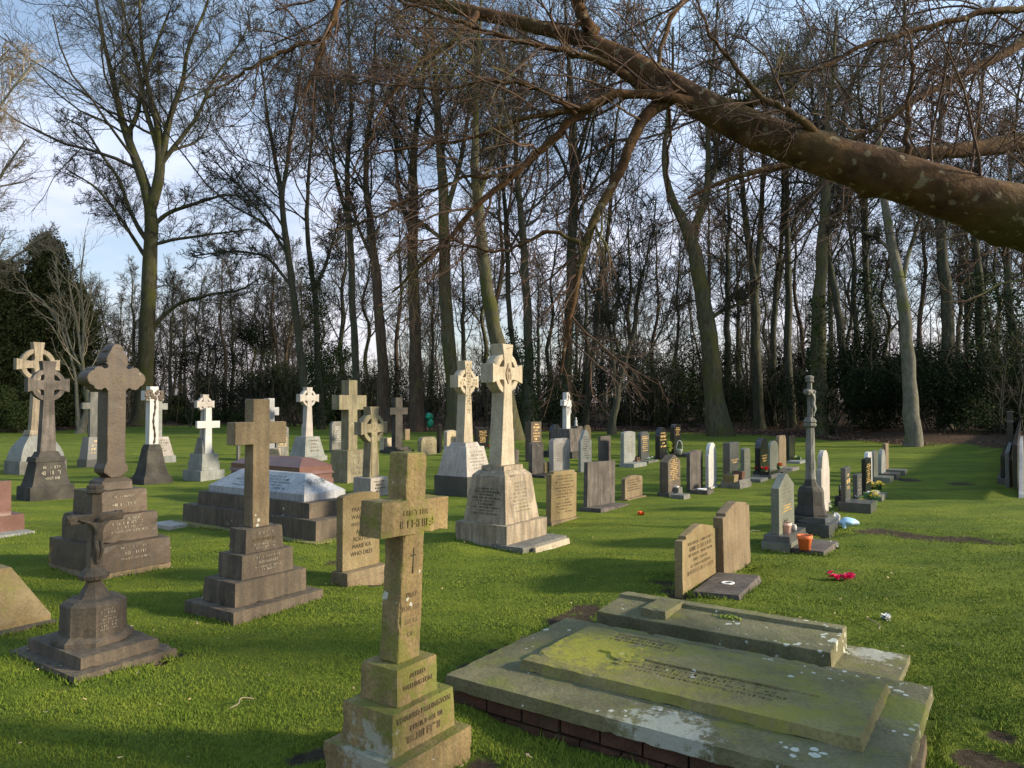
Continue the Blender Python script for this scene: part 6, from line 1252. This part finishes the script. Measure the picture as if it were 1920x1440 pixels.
SECS = [
 [(2500, 300, 60, 5.6), (1990, 262, 40, 5.5), (1880, 266, 34, 5.4), (1800, 285, 30, 5.3), (1700, 288, 22, 5.2), (1600, 285, 16, 5.2), (1440, 318, 12, 5.2), (1350, 335, 9, 5.2), (1290, 372, 5, 5.2)],
 [(1255, 180, 30, 4.3), (1216, 205, 24, 4.25), (1180, 265, 20, 4.2), (1168, 320, 18, 4.2), (1125, 385, 17, 4.15), (1095, 470, 15, 4.1), (1075, 560, 12, 4.1), (1058, 640, 8, 4.1), (1052, 700, 4, 4.1)],
 [(1330, 200, 22, 4.3), (1230, 178, 18, 4.2), (1155, 172, 16, 4.15), (1080, 212, 13, 4.1), (1020, 208, 10, 4.1), (960, 230, 8, 4.1), (880, 262, 6, 4.1), (800, 268, 5, 4.1), (700, 290, 3, 4.1)],
 [(1150, 176, 16, 4.2), (1085, 210, 17, 4.2), (1020, 275, 15, 4.2), (960, 330, 13, 4.2), (900, 380, 11, 4.2), (850, 440, 9, 4.2), (790, 500, 7, 4.2), (735, 548, 4, 4.2)],
 [(1260, 185, 26, 4.35), (1190, 155, 20, 4.25), (1120, 110, 12, 4.2), (1000, 85, 10, 4.1), (920, 62, 9, 4.1), (800, 20, 7, 4.1), (720, -10, 4, 4.1)],
 [(1110, 62, 26, 4.55), (1092, 30, 24, 4.5), (1075, -10, 20, 4.45), (1060, -80, 14, 4.4)],
 [(1545, 280, 22, 4.1), (1522, 235, 16, 4.05), (1470, 205, 14, 4.0), (1420, 178, 11, 4.0), (1370, 120, 7, 4.0), (1330, 60, 5, 4.0), (1300, -20, 3, 4.0)],
 [(1300, 195, 16, 4.3), (1360, 198, 15, 4.25), (1430, 190, 12, 4.2), (1440, 186, 9, 4.2)],
 [(1700, 290, 10, 4.0), (1702, 210, 9, 4.0), (1712, 130, 7, 4.0), (1700, 40, 4, 4.0), (1690, -30, 3, 4)],
 [(2080, -10, 30, 5.2), (1920, 75, 20, 5.0), (1850, 120, 17, 4.9), (1760, 160, 14, 4.9), (1680, 210, 11, 4.8), (1600, 265, 8, 4.8), (1520, 300, 5, 4.8)],
 [(2000, 10, 16, 4.6), (1860, 20, 12, 4.5), (1740, 50, 10, 4.5), (1600, 90, 8, 4.5), (1540, 130, 6, 4.5), (1460, 140, 4, 4.5)],
 [(760, -40, 16, 4.8), (632, -5, 12, 4.4), (622, 45, 11, 4.4), (598, 90, 9, 4.4), (592, 140, 6, 4.4), (560, 200, 4, 4.4), (540, 300, 2, 4.4)],
 [(628, 30, 9, 4.4), (610, 75, 9, 4.4), (540, 92, 8, 4.4), (480, 120, 7, 4.4), (430, 150, 5, 4.4), (380, 190, 3, 4.4)],
 [(1080, 215, 8, 4.1), (1000, 160, 7, 4.0), (920, 150, 6, 4.0), (820, 170, 5, 4.0), (740, 160, 4, 4.0), (640, 150, 3, 4.0)],
 [(960, 330, 8, 4.1), (880, 330, 6, 4.1), (800, 360, 5, 4.1), (720, 400, 4, 4.1), (640, 430, 3, 4.1)],
 [(1095, 460, 8, 4.1), (1030, 430, 7, 4.1), (960, 470, 6, 4.1), (900, 470, 5, 4.1), (860, 450, 4, 4.1), (760, 450, 3, 4.1)],
 [(900, 20, 14, 4.8), (860, 70, 9, 4.6), (790, 110, 7, 4.5), (730, 180, 5, 4.5), (690, 260, 4, 4.5), (660, 330, 2, 4.5)],
 [(2150, 480, 40, 5.0), (1980, 330, 22, 5.0), (1900, 380, 10, 4.6), (1880, 480, 5, 4.5)],
 [(1340, -60, 14, 4.7), (1250, 40, 10, 4.6), (1230, 120, 8, 4.5), (1260, 230, 6, 4.5), (1250, 330, 4, 4.5), (1262, 430, 2, 4.5)],
]
mainP = resample([[6.85, 1.75, 2.3, .30], [6.5, 2.9, 2.15, .27]]+[[*AT(a_, b_, y_), w_*.94/F*y_/2] for a_, b_, w_, y_ in MAIN[0:]], 40)
# round the joints with slight swellings and knots
mR = mainP[:, 3]*(1+.035*np.sin(np.arange(40)*1.9)+.03*np.sin(np.arange(40)*.83+1))
NR, NSd = 420, 72
ti = np.linspace(0, 39, NR); cl = np.stack([np.interp(ti, np.arange(40), mainP[:, i]) for i in range(3)], 1); kk = np.ones(13)/13; cl = np.stack([np.convolve(np.pad(cl[:, i], 6, mode='edge'), kk, 'valid') for i in range(3)], 1); rr_ = np.interp(ti, np.arange(40), mR)
v, q = tubes((cl-base)[None], rr_[None], NSd); ctr = np.repeat(cl-base, NSd, 0); disp = np.empty(len(v))
for i, c_ in enumerate(v):
    d_ = Vector(c_); disp[i] = .045*mnoise.noise(d_*5)+.030*mnoise.noise(d_*14)+.022*mnoise.noise(Vector((d_.x*9, d_.y*34, d_.z*34)))+.014*mnoise.noise(d_*60)
for j_, (kpx, kpy, kr) in enumerate(((1262, 190, .10), (1545, 275, .09), (1310, 195, .07), (1850, 440, .10), (1700, 300, .06), (1400, 290, .06), (1620, 360, .05), (1110, 66, .06))):   # collars and old scars
    kp_ = AT(kpx, kpy, 4.05+(1920-kpx)/1500*.35)-base; dd_ = np.linalg.norm(v-kp_, axis=1); disp += .22*np.exp(-(dd_/kr)**2)-.16*np.exp(-(dd_/(kr*.35))**2)*(j_ % 2)
obj('limb', np_mesh('limb', ctr+(v-ctr)*(1+disp[:, None]*1.25), q), M['beech'], root)
tp = resample([[6.9, 1.7, -.2, .58], [6.9, 1.7, 1.0, .43], [6.85, 1.72, 2.4, .38], [7.0, 1.7, 4.5, .30], [7.3, 1.9, 7.5, .2], [7.5, 2, 11, .07]], 24)
v, q = tubes((tp[:, :3]-base)[None], tp[None, :, 3], 24); obj('trunk', np_mesh('trunk', v, q), M['beech'], root)
secs = np.stack([limb(s_, 28) for s_ in SECS]); secs[:, 1:-1, :3] += TR.normal(0, .006, secs[:, 1:-1, :3].shape); secs[:, :2, 3] *= 1.25
for i in range(len(SECS)):
    v, q = tubes((secs[i:i+1, :, :3]-base), secs[i:i+1, :, 3], 10); obj('branch', np_mesh('branch', v, q), M['beech'], root)
SP = secs[:, :, :3]; SR = secs[:, :, 3]; SLn = np.linalg.norm(SP[:, 1:]-SP[:, :-1], axis=2).sum(1)
mp_ = mainP[None, :, :3]; mr_ = mR[None]; ml_ = np.array([3.0])
b1 = grow(SP, SR, SLn, 14, .12, 1, 44, .50, 10, up=-.01, wob=.13, rr=.5, rmin=.0028, rend=.4, rmax=.008)
b0 = grow(mp_, mr_, ml_, 34, .12, 1, 60, .42, 10, up=.02, wob=.14, rr=.13, rmin=.003, rend=.35, rmax=.009)
B1 = tuple(np.concatenate([b1[i], b0[i]]) for i in range(3))
B2 = grow(*B1, 8, .08, 1, 38, .55, 7, up=0, wob=.14, rr=.6, rmin=.0019, rend=.5)
B3 = grow(*B2, 5, .1, 1, 36, .6, 5, up=0, wob=.15, rr=.7, rmin=.0016, rend=.6)
for nm, (a_, b_, _), sd_ in (('branchlets', B1, 6), ('twigs', B2, 4), ('fine_twigs', B3, 3)):
    v, q = tubes(a_-base, b_, sd_); obj(nm, np_mesh(nm, v, q), M['beech_twig'], root)
